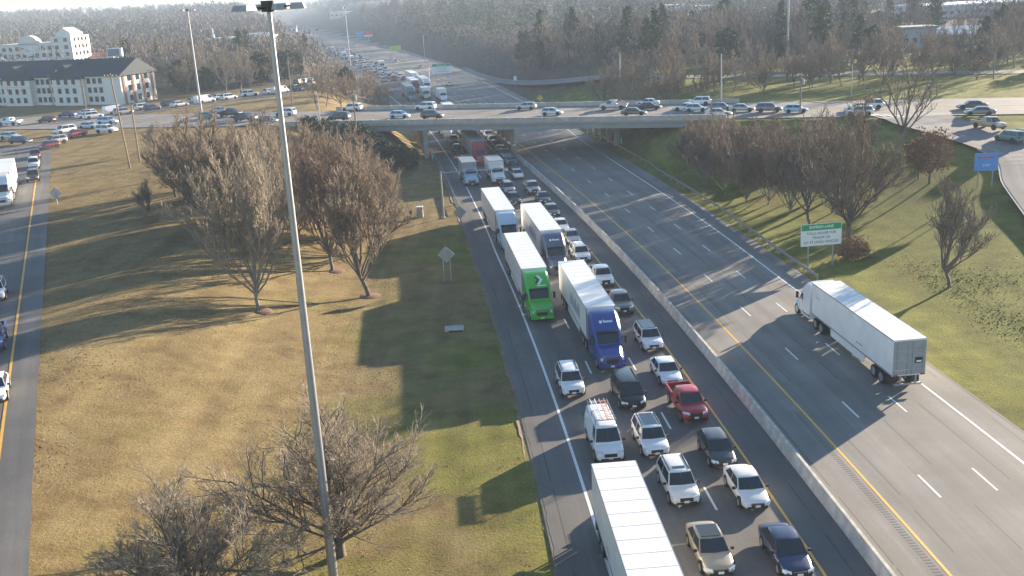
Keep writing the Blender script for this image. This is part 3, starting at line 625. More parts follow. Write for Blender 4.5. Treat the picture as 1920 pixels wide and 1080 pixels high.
def mark_chevron(add, o):
    f = lambda s, y: fairing_pt(o, s, y); m = MB()
    # a thick arrowhead: seen from the front it points to the cab's left-hand side
    m.quad(f(1.15, -.05), f(1.15, .17), f(.55, .52), f(.55, .30)).quad(f(.55, .30), f(.55, .52), f(-.1, .17), f(-.1, -.05)); add('fairing_emblem', m.mesh('fairing_emblem', 'decal_white'))
    k = MB().quad(f(1.0, -.30), f(1.0, -.13), f(.55, .14), f(.55, -.03)).quad(f(.55, -.03), f(.55, .14), f(.05, -.13), f(.05, -.30)); add('fairing_emblem', k.mesh('fairing_emblem', 'decal_black'))
    add('fairing_lettering', MB().quad(f(-.18, -.1), f(-.18, .75), f(-.32, .75), f(-.32, -.1)).mesh('fairing_lettering', 'decal_white'))
def mark_name(add, o):
    f = lambda s, y: fairing_pt(o, s, y); m = MB()
    for k in range(6): t0, t1 = math.pi * k / 3, math.pi * (k + 1) / 3; m.quad(f(.5, -.42), f(.5 + .2 * math.sin(t0), -.42 + .14 * math.cos(t0)), f(.5 + .2 * math.sin(t1), -.42 + .14 * math.cos(t1)))
    add('fairing_emblem', m.mesh('fairing_emblem', 'decal_white')); b = MB()
    for k in range(7): y = -.2 + k * .115; b.quad(f(.38, y), f(.38, y + .085), f(.62 if k else .72, y + .085), f(.62 if k else .72, y))
    add('fairing_lettering', b.mesh('fairing_lettering', 'decal_white'))
def side_letters(add, o, tr):
    m = MB()
    for y in (-1.303, 1.303):
        for k in range(6):
            x = o - 8.4 - k * .95; h = 1.35 if k % 2 == 0 else 1.0
            m.quad((x, y, 2.0), (x - .22, y, 2.0), (x - .34, y, 2.0 + h), (x - .12, y, 2.0 + h)); m.quad((x - .5, y, 2.0), (x - .66, y, 2.0), (x - .56, y, 2.0 + h * .7), (x - .4, y, 2.0 + h * .7))
    add('trailer_lettering', m.mesh('trailer_lettering', 'decal_blue'), False, tr)
def side_small(add, o, tr):
    m = MB()
    for y in (-1.303, 1.303):
        m.quad((o - 5.8, y, 3.0), (o - 6.7, y, 3.0), (o - 6.7, y, 3.06), (o - 5.8, y, 3.06)); m.quad((o - 6.1, y, 3.1), (o - 6.16, y, 3.1), (o - 6.16, y, 3.5), (o - 6.1, y, 3.5))
        for k in range(5): m.quad((o - 14.6 - k * .25, y, 1.75), (o - 14.75 - k * .25, y, 1.75), (o - 14.75 - k * .25, y, 1.9), (o - 14.6 - k * .25, y, 1.9))
    add('trailer_lettering', m.mesh('trailer_lettering', 'decal_grey'), False, tr)
PROTO = {k: make_car(k) for k in CARS}
PROTO['suv_sunroof'] = make_car('suv', x_sunroof); PROTO['suv_pano'] = make_car('suv', x_panoroof); PROTO['suv_blackroof'] = make_car('suv', x_blackroof)
PROTO['sedan_pano'] = make_car('sedan', x_blackroof); PROTO['work_van'] = make_car('van', x_rack)
PROTO['semi'] = make_truck('semi', None, side_small); PROTO['semi_chevron'] = make_truck('semi', mark_chevron, side_small)
PROTO['semi_name'] = make_truck('semi', mark_name, side_letters); PROTO['box_truck'] = make_truck('box')
NAMES = {'sedan': 'sedan', 'hatch': 'hatchback', 'suv': 'sport_utility_vehicle', 'minivan': 'minivan', 'pickup': 'pickup_truck', 'van': 'van', 'work_van': 'work_van', 'semi': 'semi_truck', 'box_truck': 'box_truck', 'sedan_pano': 'sedan'}
CATS = {'sedan': 'car', 'hatchback': 'car', 'sport_utility_vehicle': 'SUV', 'minivan': 'minivan', 'pickup_truck': 'pickup truck', 'van': 'van', 'work_van': 'van', 'semi_truck': 'truck', 'box_truck': 'truck'}
SMALL = {'body', 'cabin', 'windshield', 'rear_window', 'side_window', 'wheel', 'headlight', 'taillight', 'hood', 'cab', 'trailer', 'rear_door', 'cargo_bed', 'bed_floor', 'bumper', 'wheel_arch_shade', 'cargo_box', 'roof_rack'}
TINY = {'body', 'cabin', 'windshield', 'rear_window', 'side_window', 'wheel', 'hood', 'cab', 'trailer', 'cargo_bed', 'cargo_box'}
def put(kind, paint, x, y, z, hd, label, group=None, lod=0, trailer=None):
    pr = PROTO[kind]; nm = NAMES.get(kind) or NAMES[kind.split('_')[0]]
    root = thing(nm, label, CATS[nm], (x, y, z), hd, group); made = {}
    for i, (n, me, pt, par, loc) in enumerate(pr['parts']):
        if lod == 1 and n not in SMALL: continue
        if lod == 2 and n not in TINY: continue
        if par is not None and par not in made: continue
        o = obj(n, me, root if par is None else made[par], loc or (0, 0, 0)); made[i] = o
        if pt: o.material_slots[0].link = 'OBJECT'; o.material_slots[0].material = PAINT[paint]
        if n in ('trailer', 'cargo_box') and trailer: o.material_slots[0].link = 'OBJECT'; o.material_slots[0].material = trailer
    return root
def sb_dir(x, y): h = head(float(to_so(x, y)[0])); return math.atan2(-math.cos(h), math.sin(h))
def sb(kind, paint, px, py, label, group=None, lod=0, trailer=None, turn=0.0):     # oncoming: pixel of the middle of the nose, on the road
    x, y, z = hitz(px, py, 0.02); a = sb_dir(x, y) + turn; L = PROTO[kind]['L'] / 2
    x, y = x - math.cos(a) * L, y - math.sin(a) * L; a2 = sb_dir(x, y) + turn
    return put(kind, paint, x, y, z, a2, label, group, lod, trailer)
def sb_so(kind, paint, S, off, label, group=None, lod=0, trailer=None):            # S of the nose
    L = PROTO[kind]['L'] / 2; x, y = road_xy(S + L, off); return put(kind, paint, float(x), float(y), 0.02, sb_dir(x, y), label, group, lod, trailer)
def street(kind, paint, px, py, fwd, label, group=None, lod=1, turn=0.0, z=ST_Z + .05):   # on the street: pixel under the middle of the near side
    x, y, _ = hitz(px, py, z); W = PROTO[kind]['W'] / 2; a = ang + (0 if fwd > 0 else math.pi) + turn
    return put(kind, paint, x + VX * W, y + VY * W, z, a, label, group, lod)
# ---- the jam on the near side of the overpass, one by one
sb_so('semi', 'white', -19.3, -19.83, 'white box trailer of the truck ahead of the ladder-rack van', None, 0)
sb('suv', 'white', 1077, 748, 'white body-on-frame SUV in the shoulder-side lane behind the van with ladders')
sb_so('semi_name', 'blue', 27.4, -15.4, 'blue sleeper truck with white lettering on its fairing and lettered white trailer')
sb('minivan', 'black', 1190, 772, 'black minivan stopped in front of the blue truck')
sb('sedan', 'white', 1262, 727, 'white sedan close behind the red pickup')
sb('suv_blackroof', 'white', 1227, 662, 'white SUV with a black roof beside the blue truck')
sb('pickup', 'red', 1306, 797, 'red pickup with an empty bed beside the median shoulder')
sb('work_van', 'white', 1146, 872, 'white work van with ladders on its roof rack')
sb('suv_pano', 'white', 1233, 863, 'white SUV with a dark glass roof beside the van with ladders')
sb('suv_sunroof', 'pearl', 1288, 955, 'white SUV with a small open sunroof beside the plain box trailer')
sb('hatch', 'dark_grey', 1360, 882, 'dark grey hatchback in the lane by the median behind the white sedan')
sb('sedan', 'pearl', 1421, 962, 'white sedan with dark front grille between the black sedan and dark grey hatchback')
sb('sedan_pano', 'gold', 1352, 1088, 'gold sedan with a dark roof beside the plain box trailer')
sb('sedan', 'navy', 1500, 1092, 'shiny navy black sedan nearest the yellow line beside the gold sedan')
sb_so('semi_chevron', 'green', 42.0, -19.35, 'bright green truck with a white chevron on its fairing and white trailer')
sb_so('semi_name', 'slate', 58.2, -15.2, 'slate blue sleeper truck with white lettering on its fairing behind the blue truck')
sb_so('semi', 'ice', 71.5, -18.9, 'pale ice-blue sleeper truck with plain white trailer behind the green truck')
G1 = None
for a in (('pickup', 'grey', 1172, 594, 'grey pickup-style off-roader beside the trailer of the blue truck'),
          ('pickup', 'white', 1137, 541, 'white pickup beside the rear of the blue truck trailer'),
          ('suv', 'white', 1095, 494, 'boxy white SUV beside the slate blue truck cab'),
          ('sedan', 'silver', 1078, 460, 'silver sedan tucked just behind the boxy white SUV'),
          ('sedan', 'white', 1057, 438, 'white sedan alongside the trailer front of the slate blue truck'),
          ('hatch', 'grey', 1040, 408, 'grey hatchback beside the middle of the slate truck trailer'),
          ('sedan', 'dark_grey', 1023, 383, 'dark grey sedan beside the rear of the slate truck trailer'),
          ('pickup', 'silver', 1003, 366, 'silver pickup in the median lane just behind the slate truck trailer'),
          ('hatch', 'black', 967, 384, 'black hatchback right behind the slate truck trailer'),
          ('suv', 'silver', 957, 365, 'silver SUV second behind the slate truck trailer in the middle lane')):
    sb(*a, None, 0)
sb('box_truck', 'white', 937, 347, 'white box truck in the middle lane just before the overpass', None, 0)
sb('box_truck', 'pale_blue', 886, 350, 'pale blue cab box truck in the shoulder-side lane before the overpass', None, 0, M['trailer_grey'])
sb_so('semi', 'red', 137.0, -14.4, 'red sleeper truck with grey trailer half under the overpass', None, 1, M['trailer_grey'])
for px, py, k, c in ((974, 337, 'sedan', 'white'), (968, 322, 'hatch', 'black'), (960, 311, 'sedan', 'silver'), (951, 299, 'suv', 'pale_blue'), (943, 289, 'sedan', 'white'), (934, 279, 'hatch', 'black'), (927, 270, 'sedan', 'silver'), (919, 261, 'suv', 'white'), (912, 253, 'sedan', 'white')):
    sb(k, c, px, py, {'sedan': 'small sedan', 'hatch': 'black hatchback', 'suv': 'SUV'}[k] + ' in the median lane queue running under the overpass, ' + {'white': 'white', 'black': 'dark', 'silver': 'silver', 'pale_blue': 'pale blue'}[c], 'median lane cars by the overpass', 1)
sb('hatch', 'black', 860, 287, 'small dark hatchback in the shoulder-side lane by the bridge pier', None, 1)
sb('pickup', 'grey', 853, 272, 'grey pickup in the shoulder-side lane under the overpass', None, 1)
sb('pickup', 'silver', 876, 314, 'silver pickup behind the pale blue cab box truck', None, 1)
sb('box_truck', 'tan', 880, 266, 'tan box truck in the middle lane beneath the overpass', None, 1)
sb_so('semi', 'white', 179.0, -16.2, 'white sleeper truck in the shoulder-side lane coming out of the overpass shadow', None, 1)
sb_so('suv', 'silver', 163.0, -12.6, 'silver SUV in the middle lane beneath the overpass', None, 1); sb_so('van', 'white', 183.0, -12.3, 'white van in the middle lane behind the silver SUV under the overpass', None, 1); sb_so('sedan', 'grey', 190.0, -12.2, 'grey sedan in the middle lane behind the white van under the overpass', None, 1)
sb_so('semi', 'silver', 197.0, -12.0, 'silver cab truck emerging from the far side of the overpass', None, 1)
# open lanes
x, y = road_xy(28.7, 5.45)
put('semi', 'white', float(x), float(y), 0.02, sb_dir(x, y) + math.pi, 'white sleeper truck with a grey trailer door driving alone on the open lanes')
# ---- far side of the overpass: the queue coming down the hill
far_tr = [(258, -7.2, 'box_truck', 'white', None), (268, -11.0, 'box_truck', 'silver', None), (268, -15.5, 'semi', 'teal', 'trailer_grey'), (296, -7.2, 'semi', 'white', None), (292, -11.2, 'semi', 'maroon', None), (325, -7.4, 'semi', 'white', None)]
lb = ['white box truck just past the overpass in the lane by the median', 'silver cab box truck just past the overpass in the middle lane', 'teal cab truck with grey trailer past the overpass along the brown thicket', 'white truck second past the overpass in the lane by the median', 'maroon cab truck with white trailer past the overpass', 'white truck farthest up the queue past the overpass']
for (S, of, k, c, t), l in zip(far_tr, lb): sb_so(k, c, S, of, l, None, 1, M[t] if t else None)
S = 352; k = 0; cl = ['white', 'silver', 'white', 'pale_blue', 'white', 'grey', 'black', 'pearl', 'red', 'white']
while S < 640:
    for lane, of in enumerate((-8.6, -12.4, -16.2)):
        if rng.random() < .86 :
            c = cl[int(rng.integers(0, 10))]; kd = ['sedan', 'suv', 'hatch', 'van', 'box_truck'][int(rng.choice(5, p=[.3, .36, .12, .15, .07]))]
            sb_so(kd, c, S + float(rng.uniform(-1.5, 1.5)), of, {'white': 'white', 'pearl': 'white', 'silver': 'silver', 'pale_blue': 'pale blue', 'grey': 'grey', 'black': 'black', 'red': 'red'}[c] + ' ' + {'sedan': 'car', 'suv': 'SUV', 'hatch': 'small car', 'van': 'van', 'box_truck': 'box truck'}[kd] + ' in the distant highway queue beyond the overpass', 'distant highway queue', 2)
    S += 9.5 + rng.uniform(0, 5)
for px, py, c, l in ((842, 160, 'white', 'white car driving away on the open lanes past the overpass beside the green-topped sign'), (788, 128, 'silver', 'silver car driving away on the far open lanes near the tall pole'), (735, 112, 'white', 'white car on the far open lanes below the yellow-green panel'), (742, 117, 'silver', 'silver car beside the white car on the far open lanes'), (664, 84, 'pale_blue', 'pale blue car driving away toward the hazy horizon')):
    x, y, z = hitz(px, py, 0.02); put('sedan', c, x, y, z, sb_dir(x, y) + math.pi, l, None, 2)
# ---- on the overpass and the street
SC = [('suv', 'white', 657, 209, -1, 'white SUV on the overpass end above the evergreen shrubs'), ('suv', 'black', 633, 226, -1, 'black SUV on the street above the evergreen shrubs'),
 ('hatch', 'pale_blue', 747, 222, 1, 'pale blue hatchback on the overpass above the shoulder pier'), ('suv', 'dark_grey', 808, 223, 1, 'dark grey SUV on the near lane of the overpass'),
 ('suv', 'white', 795, 207, -1, 'white SUV on the far lane of the overpass above the truck queue'), ('hatch', 'silver', 985, 206, -1, 'silver hatchback on the overpass above the median'),
 ('hatch', 'pale_blue', 1033, 217, 1, 'pale blue hatchback alone on the near lane of the overpass'), ('pickup', 'silver', 1149, 206, -1, 'silver pickup on the overpass above the open lanes'),
 ('sedan', 'dark_grey', 1187, 217, 1, 'dark grey sedan on the near lane below the silver pickup'), ('sedan', 'black', 1216, 206, 1, 'black sedan behind the silver pickup on the overpass'),
 ('sedan', 'white', 1213, 199, -1, 'white sedan half hidden behind the black sedan on the overpass'), ('sedan', 'white', 1285, 208, -1, 'white sedan overlapped by a pale blue hatchback at the overpass end'),
 ('hatch', 'pale_blue', 1304, 210, 1, 'pale blue hatchback at the overpass end'), ('suv', 'white', 1310, 198, -1, 'white SUV on the far lane at the overpass end'),
 ('sedan', 'silver', 1346, 219, 1, 'silver sedan on the near lane above the bare thicket'), ('hatch', 'grey', 1352, 208, 1, 'grey hatchback with red tail lights above the bare thicket'),
 ('sedan', 'silver', 1390, 210, 1, 'silver sedan ahead of the grey hatchback above the bare thicket'), ('suv', 'grey', 1441, 211, 1, 'grey SUV on the street above the bare thicket'),
 ('hatch', 'pale_blue', 1492, 212, 1, 'pale blue hatchback by the utility pole on the street'), ('suv', 'white', 1612, 218, -1, 'white SUV nearest the grass at the street corner by the lone tree'),
 ('sedan', 'white', 1610, 209, -1, 'white sedan behind the white SUV at the street corner'), ('suv', 'white', 1632, 205, -1, 'white SUV farthest of three at the street corner'),
 ('sedan', 'navy', 497, 231, 1, 'navy sedan on the street behind the tall light mast'), ('pickup', 'navy', 455, 228, 1, 'navy pickup on the street behind the bare grove'),
 ('pickup', 'black', 428, 219, 1, 'black pickup on the street behind the navy pickup'), ('sedan', 'silver', 404, 213, -1, 'silver sedan on the far lane beside the black pickup'),
 ('hatch', 'teal', 385, 223, 1, 'teal hatchback on the street at the foot of the light mast'), ('suv', 'white', 532, 218, -1, 'white SUV on the street just past the light mast'),
 ('sedan', 'pale_blue', 162, 242, 1, 'pale blue sedan turning at the signals beside the lawn'), ('suv', 'pale_blue', 197, 234, 1, 'pale blue SUV in the signals junction'),
 ('suv', 'white', 195, 250, 1, 'white SUV with its sunlit tail by the lawn at the junction'), ('hatch', 'black', 84, 230, -1, 'black hatchback crossing the junction under the yellow signals'),
 ('pickup', 'ice', 14, 236, -1, 'pale pickup with a toolbox crossing the junction'), ('sedan', 'navy', 122, 220, -1, 'navy sedan on the far lane at the junction'),
 ('suv', 'white', 158, 219, -1, 'white SUV on the far lane at the junction'), ('hatch', 'pale_blue', 14, 262, 1, 'pale blue hatchback in the junction corner by the on-ramp'),
 ('sedan', 'navy', 32, 270, 1, 'navy sedan in the junction corner by the on-ramp')]
for k, c, px, py, f, l in SC:
    if f: street(k, c, px, py, f, l)
for px, py, k, c, l in ((122, 252, 'suv', 'white', 'white SUV glaring in the sun at the top of the on-ramp'), (142, 258, 'sedan', 'red', 'red car at the top of the on-ramp by the lawn'), (104, 272, 'suv', 'silver', 'silver SUV waiting at the lawn edge of the on-ramp'),
                        (92, 280, 'hatch', 'maroon', 'maroon hatchback at the lawn edge of the on-ramp')):
    x, y, z = hit(px, py); put(k, c, x, y, float(terrain(x, y)) + .16, math.radians(235), l, None, 1)
rdir = math.atan2(-RD[1], -RD[0])
def onramp(kind, paint, px, py, label, lane=None):
    x, y, z = hit(px, py); L = PROTO[kind]['L'] / 2; x -= math.cos(rdir) * L; y -= math.sin(rdir) * L
    s = (np.array([x, y]) - R0) @ RD; c = R0 + RD * s + RN * 3.2
    put(kind, paint, x, y, float(terrain(c[0], c[1])) + .12, rdir, label, None, 0 if lane is None else lane)
onramp('semi', 'white', 6, 394, 'white sleeper truck coming down the on-ramp past the lawn'); onramp('sedan', 'maroon', 67, 300, 'maroon car on the on-ramp behind the white truck', 1)
onramp('suv', 'white', 64, 319, 'white SUV beside the trailer on the on-ramp', 1); onramp('suv', 'dark_grey', 63, 344, 'dark grey SUV at the lawn edge beside the trailer on the on-ramp', 1)
onramp('suv', 'white', -8, 572, 'white SUV on the on-ramp behind the blue pickup'); onramp('pickup', 'blue', -14, 668, 'blue pickup coming down the on-ramp'); onramp('sedan', 'white', -10, 766, 'white sedan on the on-ramp ahead of the blue pickup')
# queue on the off ramp
opts = np.array(off_pts); cum = np.r_[0, np.cumsum(np.hypot(*np.diff(opts, axis=0).T))]; tot = cum[-1]
cols = ['white', 'white', 'silver', 'white', 'navy', 'white', 'pearl', 'black', 'white', 'silver', 'white']
s_ = 6.0; k = 0
while s_ < tot - 60:
    p = np.array([np.interp(tot - s_, cum, opts[:, i]) for i in (0, 1)]); p2 = np.array([np.interp(tot - s_ + 2, cum, opts[:, i]) for i in (0, 1)])
    d = (p - p2) / np.linalg.norm(p - p2); nn = np.array([-d[1], d[0]])
    for ln in (-1.9, 1.9):
        if rng.random() < .85:
            c = cols[k % 11]; kd = ['suv', 'sedan', 'suv', 'van', 'hatch'][k % 5]; q = p + nn * ln; k += 1
            put(kd, c, float(q[0]), float(q[1]), float(terrain(*p)) + .2, math.atan2(d[1], d[0]), {'white': 'white', 'pearl': 'white', 'silver': 'silver', 'navy': 'navy', 'black': 'black'}[c] + ' ' + {'suv': 'SUV', 'sedan': 'sedan', 'van': 'van', 'hatch': 'hatchback'}[kd] + ' in the queue climbing the off-ramp to the junction', 'off-ramp queue', 1)
    s_ += 7.6
# east corner
for px, py, k, c, a, l in ((1822, 206, 'sedan', 'dark_grey', 2.9, 'dark grey sedan waiting on the far lane at the east crossing'), (1836, 218, 'sedan', 'grey', 2.9, 'grey sedan waiting at the east crossing'),
                           (1853, 243, 'pickup', 'tan', -1.2, 'tan pickup on the exit ramp by the crosswalk'), (1893, 268, 'suv', 'teal', 1.9, 'teal SUV climbing the exit ramp'), (1915, 262, 'sedan', 'maroon', 1.9, 'maroon car following the teal SUV on the exit ramp')):
    x, y, z = hit(px, py); put(k, c, x, y, max(float(terrain(x, y)) + .16, z), a, l, None, 1)
# ================================================================== VEGETATION
def seg_mesh(name, segs, m, sides=3):
    A = np.array(segs, float); p0, p1, r0, r1 = A[:, :3], A[:, 3:6], A[:, 6:7], A[:, 7:8]
    d = p1 - p0; d /= np.linalg.norm(d, axis=1, keepdims=True) + 1e-9
    ref = np.where(np.abs(d[:, 2:3]) > .9, [[1.0, 0, 0]], [[0, 0, 1.0]]); a = np.cross(d, ref); a /= np.linalg.norm(a, axis=1, keepdims=True); b = np.cross(d, a)
    V = []
    for p, r in ((p0, r0), (p1, r1)):
        for k in range(sides): t = 2 * math.pi * k / sides; V.append(p + a * r * math.cos(t) + b * r * math.sin(t))
    V = np.stack(V, 1).reshape(-1, 3); n = len(A); base = np.arange(n)[:, None] * (2 * sides)
    Fq = np.concatenate([base + np.array([[k, (k + 1) % sides, sides + (k + 1) % sides, sides + k]]) for k in range(sides)], 0)
    return npmesh(name, V, Fq, m, True)
def grow(seed, H, trunk, limbs, ang, kids, rad, tw=0.016, lean=0.25, droop=0.0, wob=0.16, spread=1.0, thin=(.50, .46)):
    r = random.Random(seed); big, fine = [], []; levels = len(kids)
    def branch(p, d, L, rd, lv):
        ns = (5, 6, 5, 3, 2, 1)[min(lv, 5)]; pts = [p]; q = p.copy(); dd = d.copy(); rr = rd; st_ = L / ns
        for i in range(ns):
            dd = (dd + Vector((r.gauss(0, wob), r.gauss(0, wob), r.gauss(0, wob) + (lean if lv else 0.1) * .22 - droop * lv * .03))).normalized()
            nq = q + dd * st_; nr = max(tw * .55, rr * (0.86 if lv else .93)) if i < ns - 1 else max(tw * .4, rr * .72)
            (big if lv <= 2 else fine).append((*q, *nq, rr, nr)); q = nq; rr = nr; pts.append(q.copy())
        if lv >= levels: return
        n = kids[lv]
        for k in range(n):
            if lv == 0:
                f = 1.0 - (k / n) * .42; az = k * 2.399 + r.uniform(-.4, .4); th = ang[0] + (ang[1] - ang[0]) * (k / max(1, n - 1)) + r.uniform(-.1, .1)
                nd = Vector((math.cos(az) * math.sin(th) * spread, math.sin(az) * math.sin(th) * spread, math.cos(th))).normalized(); nl = (H - trunk) * r.uniform(.62, .9) * (1.0 - .15 * k / n)
            else:
                f = .22 + .78 * (k + r.random()) / n; o = Vector((r.gauss(0, 1), r.gauss(0, 1), r.gauss(.25, 1))); i = min(len(pts) - 2, int(f * (len(pts) - 1)))
                ax = (pts[i + 1] - pts[i]).normalized(); o = (o - ax * o.dot(ax)).normalized(); t = r.uniform(.35, .8); nd = (ax * math.cos(t) + o * math.sin(t)).normalized(); nl = L * r.uniform(.30, .56) * (1.15 - .45 * f)
            i = min(len(pts) - 2, int(f * (len(pts) - 1))); pp = pts[i].lerp(pts[i + 1], f * (len(pts) - 1) - i)
            branch(pp, nd, max(nl, .35), max(tw, rd * (thin[0] if lv == 0 else thin[1])), lv + 1)
    branch(Vector((0, 0, -.15)), Vector((0, 0, 1)), trunk + .15, rad, 0)
    return big, fine
def bare(name, seed, tm, cm, **k):
    b, f = grow(seed, **k); return dict(trunk=seg_mesh(name + '_trunk', b, tm, 5), crown=seg_mesh(name + '_crown', f, cm, 3), H=k['H'])
vase = dict(trunk=2.4, limbs=9, ang=(.08, .95), kids=(12, 10, 8, 8), rad=.21, tw=.019, lean=.75, wob=.10)
TREES = {
 'spread': bare('spread', 3, 'bark', 'twig_tan', H=11.5, trunk=1.7, limbs=13, ang=(.10, 1.32), kids=(20, 11, 9, 7), rad=.34, tw=.012, lean=.22, wob=.05, thin=(.32, .40)),
 'vase1': bare('vase1', 11, 'bark_grey', 'twig_tan', H=15, **vase), 'vase2': bare('vase2', 12, 'bark', 'twig_brown', H=14, **vase),
 'vase3': bare('vase3', 13, 'bark', 'twig_red', H=14, **vase), 
 'broad1': bare('broad1', 21, 'bark', 'twig_brown', H=11, trunk=2.2, limbs=9, ang=(.3, 1.15), kids=(12, 9, 8, 8), rad=.25, tw=.020, lean=.5, wob=.12),
 'oval': bare('oval', 31, 'bark', 'twig_grey', H=10.5, trunk=2.2, limbs=9, ang=(.1, .75), kids=(11, 9, 7, 5), rad=.20, tw=.017, lean=1.0),
 'open': bare('open', 41, 'bark', 'twig_grey', H=13.5, trunk=4.0, limbs=6, ang=(.2, .9), kids=(6, 6, 5, 4), rad=.27, tw=.018, lean=.6, wob=.2),
 'thicket': bare('thicket', 51, 'bark_grey', 'twig_red', H=7, trunk=.6, limbs=10, ang=(.15, 1.0), kids=(11, 8, 7, 5), rad=.10, tw=.020, lean=.9),
 'mid1': bare('mid1', 61, 'bark_grey', 'twig_grey', H=14, trunk=3.5, limbs=8, ang=(.15, .9), kids=(8, 7, 6, 4), rad=.22, tw=.032, lean=.7),
 'mid2': bare('mid2', 62, 'bark', 'twig_brown', H=13, trunk=2.5, limbs=8, ang=(.15, .9), kids=(9, 7, 6, 4), rad=.20, tw=.034, lean=.8),
 'mid3': bare('mid3', 63, 'bark', 'twig_red', H=9, trunk=1.2, limbs=9, ang=(.2, 1.1), kids=(9, 7, 6, 4), rad=.16, tw=.034, lean=.6),
}
def leaves(name, C, size, m, seed=1, flat=0.0, asp=.55, up=0.0):
    g = np.random.default_rng(seed); n = len(C); a = g.normal(size=(n, 3)); a[:, 2] = np.abs(a[:, 2]) + up if up else a[:, 2]; a /= np.linalg.norm(a, axis=1, keepdims=True); t = g.normal(size=(n, 3)); t[:, 2] *= 1 - flat
    b = np.cross(a, t); b /= np.linalg.norm(b, axis=1, keepdims=True) + 1e-9; s = size * g.uniform(.6, 1.4, (n, 1))
    V = np.stack([C - a * s, C + b * s * asp, C + a * s, C - b * s * asp], 1).reshape(-1, 3); i = np.arange(n)[:, None] * 4
    return npmesh(name, V, i + np.array([[0, 1, 2, 3]]), m)
def clumps(g, n, per, box, r, shell=True):
    c = g.normal(size=(n, 3)); c /= np.linalg.norm(c, axis=1, keepdims=True); c *= (g.uniform(.55, 1, (n, 1)) if shell else g.random((n, 1)) ** .33); c *= np.array(box)
    return (c[:, None, :] + g.normal(size=(n, per, 3)) * r).reshape(-1, 3)
g0 = np.random.default_rng(5)
def ever(name, seed, H, wd, m='leaf_dark', n=70, per=70, size=.16, z0=.15):
    g = np.random.default_rng(seed); C = clumps(g, n, per, (wd / 2, wd / 2, H * .46), .28) + np.array([0, 0, H * (.5 + z0 * .3)]); C = C[C[:, 2] > .05]
    tr = [(0, 0, -.1, 0, 0, H * .55, .14, .07)] + [(0, 0, H * .2, math.cos(k) * wd * .3, math.sin(k) * wd * .3, H * .6, .06, .02) for k in range(6)]
    return dict(trunk=seg_mesh(name + '_trunk', tr, 'bark', 5), crown=leaves(name + '_crown', C, size, m, seed), H=H)
def pine(name, seed, H, wd):
    g = np.random.default_rng(seed); C = []; tr = [(0, 0, -.2, 0, 0, H * .95, .26, .05)]
    z = H * .3
    while z < H:
        f = 1 - (z - H * .3) / (H * .7); n = 4 + int(3 * f)
        for k in range(n):
            a = g.uniform(0, 6.28); l = wd / 2 * (f ** .6) * g.uniform(.6, 1.1); e = np.array([math.cos(a) * l, math.sin(a) * l, z + g.uniform(-.2, .9)])
            tr.append((0, 0, z, *e, .05, .02)); t = g.random((26, 1)) ** .6; C.append(np.array([0, 0, z]) * (1 - t) + e * t + g.normal(size=(26, 3)) * .32)
        z += H * .055
    return dict(trunk=seg_mesh(name + '_trunk', tr, 'bark', 5), crown=leaves(name + '_crown', np.concatenate(C), .34, 'leaf_pine', seed), H=H)
TREES['ever1'] = ever('ever1', 71, 6.0, 6.5); TREES['ever2'] = ever('ever2', 72, 4.2, 5.5); TREES['pine1'] = pine('pine1', 81, 17, 7.5); TREES['pine2'] = pine('pine2', 82, 14, 7)
TREES['cedar'] = ever('cedar', 75, 11, 6.5, 'leaf_pine', 110, 60, .26); TREES['rust'] = ever('rust', 73, 2.0, 3.4, 'leaf_rust', 60, 60, .10, 0); TREES['rustree'] = ever('rustree', 74, 5.2, 5.0, 'leaf_rust', 70, 50, .13, .5)
mul = MB().tube((0, 0, -.1), (0, 0, .10), 1.25, .9, n=14).mesh('mulch_ring', 'mulch', 60)
def tree(kind, x, y, z, label, group=None, s=1.0, rz=None, name=None, sc=None, mulch=False):
    nm = name or {'pine1': 'pine_tree', 'pine2': 'pine_tree', 'cedar': 'evergreen_tree', 'ever1': 'evergreen_shrub', 'ever2': 'evergreen_shrub', 'rust': 'shrub', 'thicket': 'bare_shrub'}.get(kind, 'bare_tree')
    t = thing(nm, label, 'shrub' if 'shrub' in nm else 'tree', (x, y, z), rng.uniform(0, 6.28) if rz is None else rz, group, sc or (s, s, s * rng.uniform(.95, 1.05)))
    obj('trunk', TREES[kind]['trunk'], t); obj('crown', TREES[kind]['crown'], t)
    if mulch: obj('mulch_ring', mul, t)
    return t
def tpx(kind, px, py, label, top=None, **k):          # foot at that pixel; height taken from the row of its top
    x, y, z = hit(px, py)
    if top is not None: k['s'] = max(.3, (height_at(x, y, px, top) - z) / TREES[kind]['H'] / 0.93)
    return tree(kind, x, y, z - .03, label, **k)
tpx('spread', 640, 1048, 'wide bare tree with fanning limbs beside the foot of the tall light mast', rz=1.0, sc=(1.05, 1.05, .82))
tpx('spread', 372, 1150, 'bare spreading tree second along from the wide tree by the light mast', rz=3.4, sc=(.85, .85, .66))
tpx('vase1', 485, 583, 'tall pale grey bare tree with a mulch ring standing alone before the grove', 298, mulch=True)
tpx('vase2', 692, 557, 'bare forked tree with a mulch ring at the edge of the truck shadow', 262, mulch=True)
tpx('vase3', 623, 508, 'reddish bare tree with a mulch ring between the forked tree and the light mast', 262, mulch=True)
gl = 'bare brown tree inside the dense grove on the lawn'
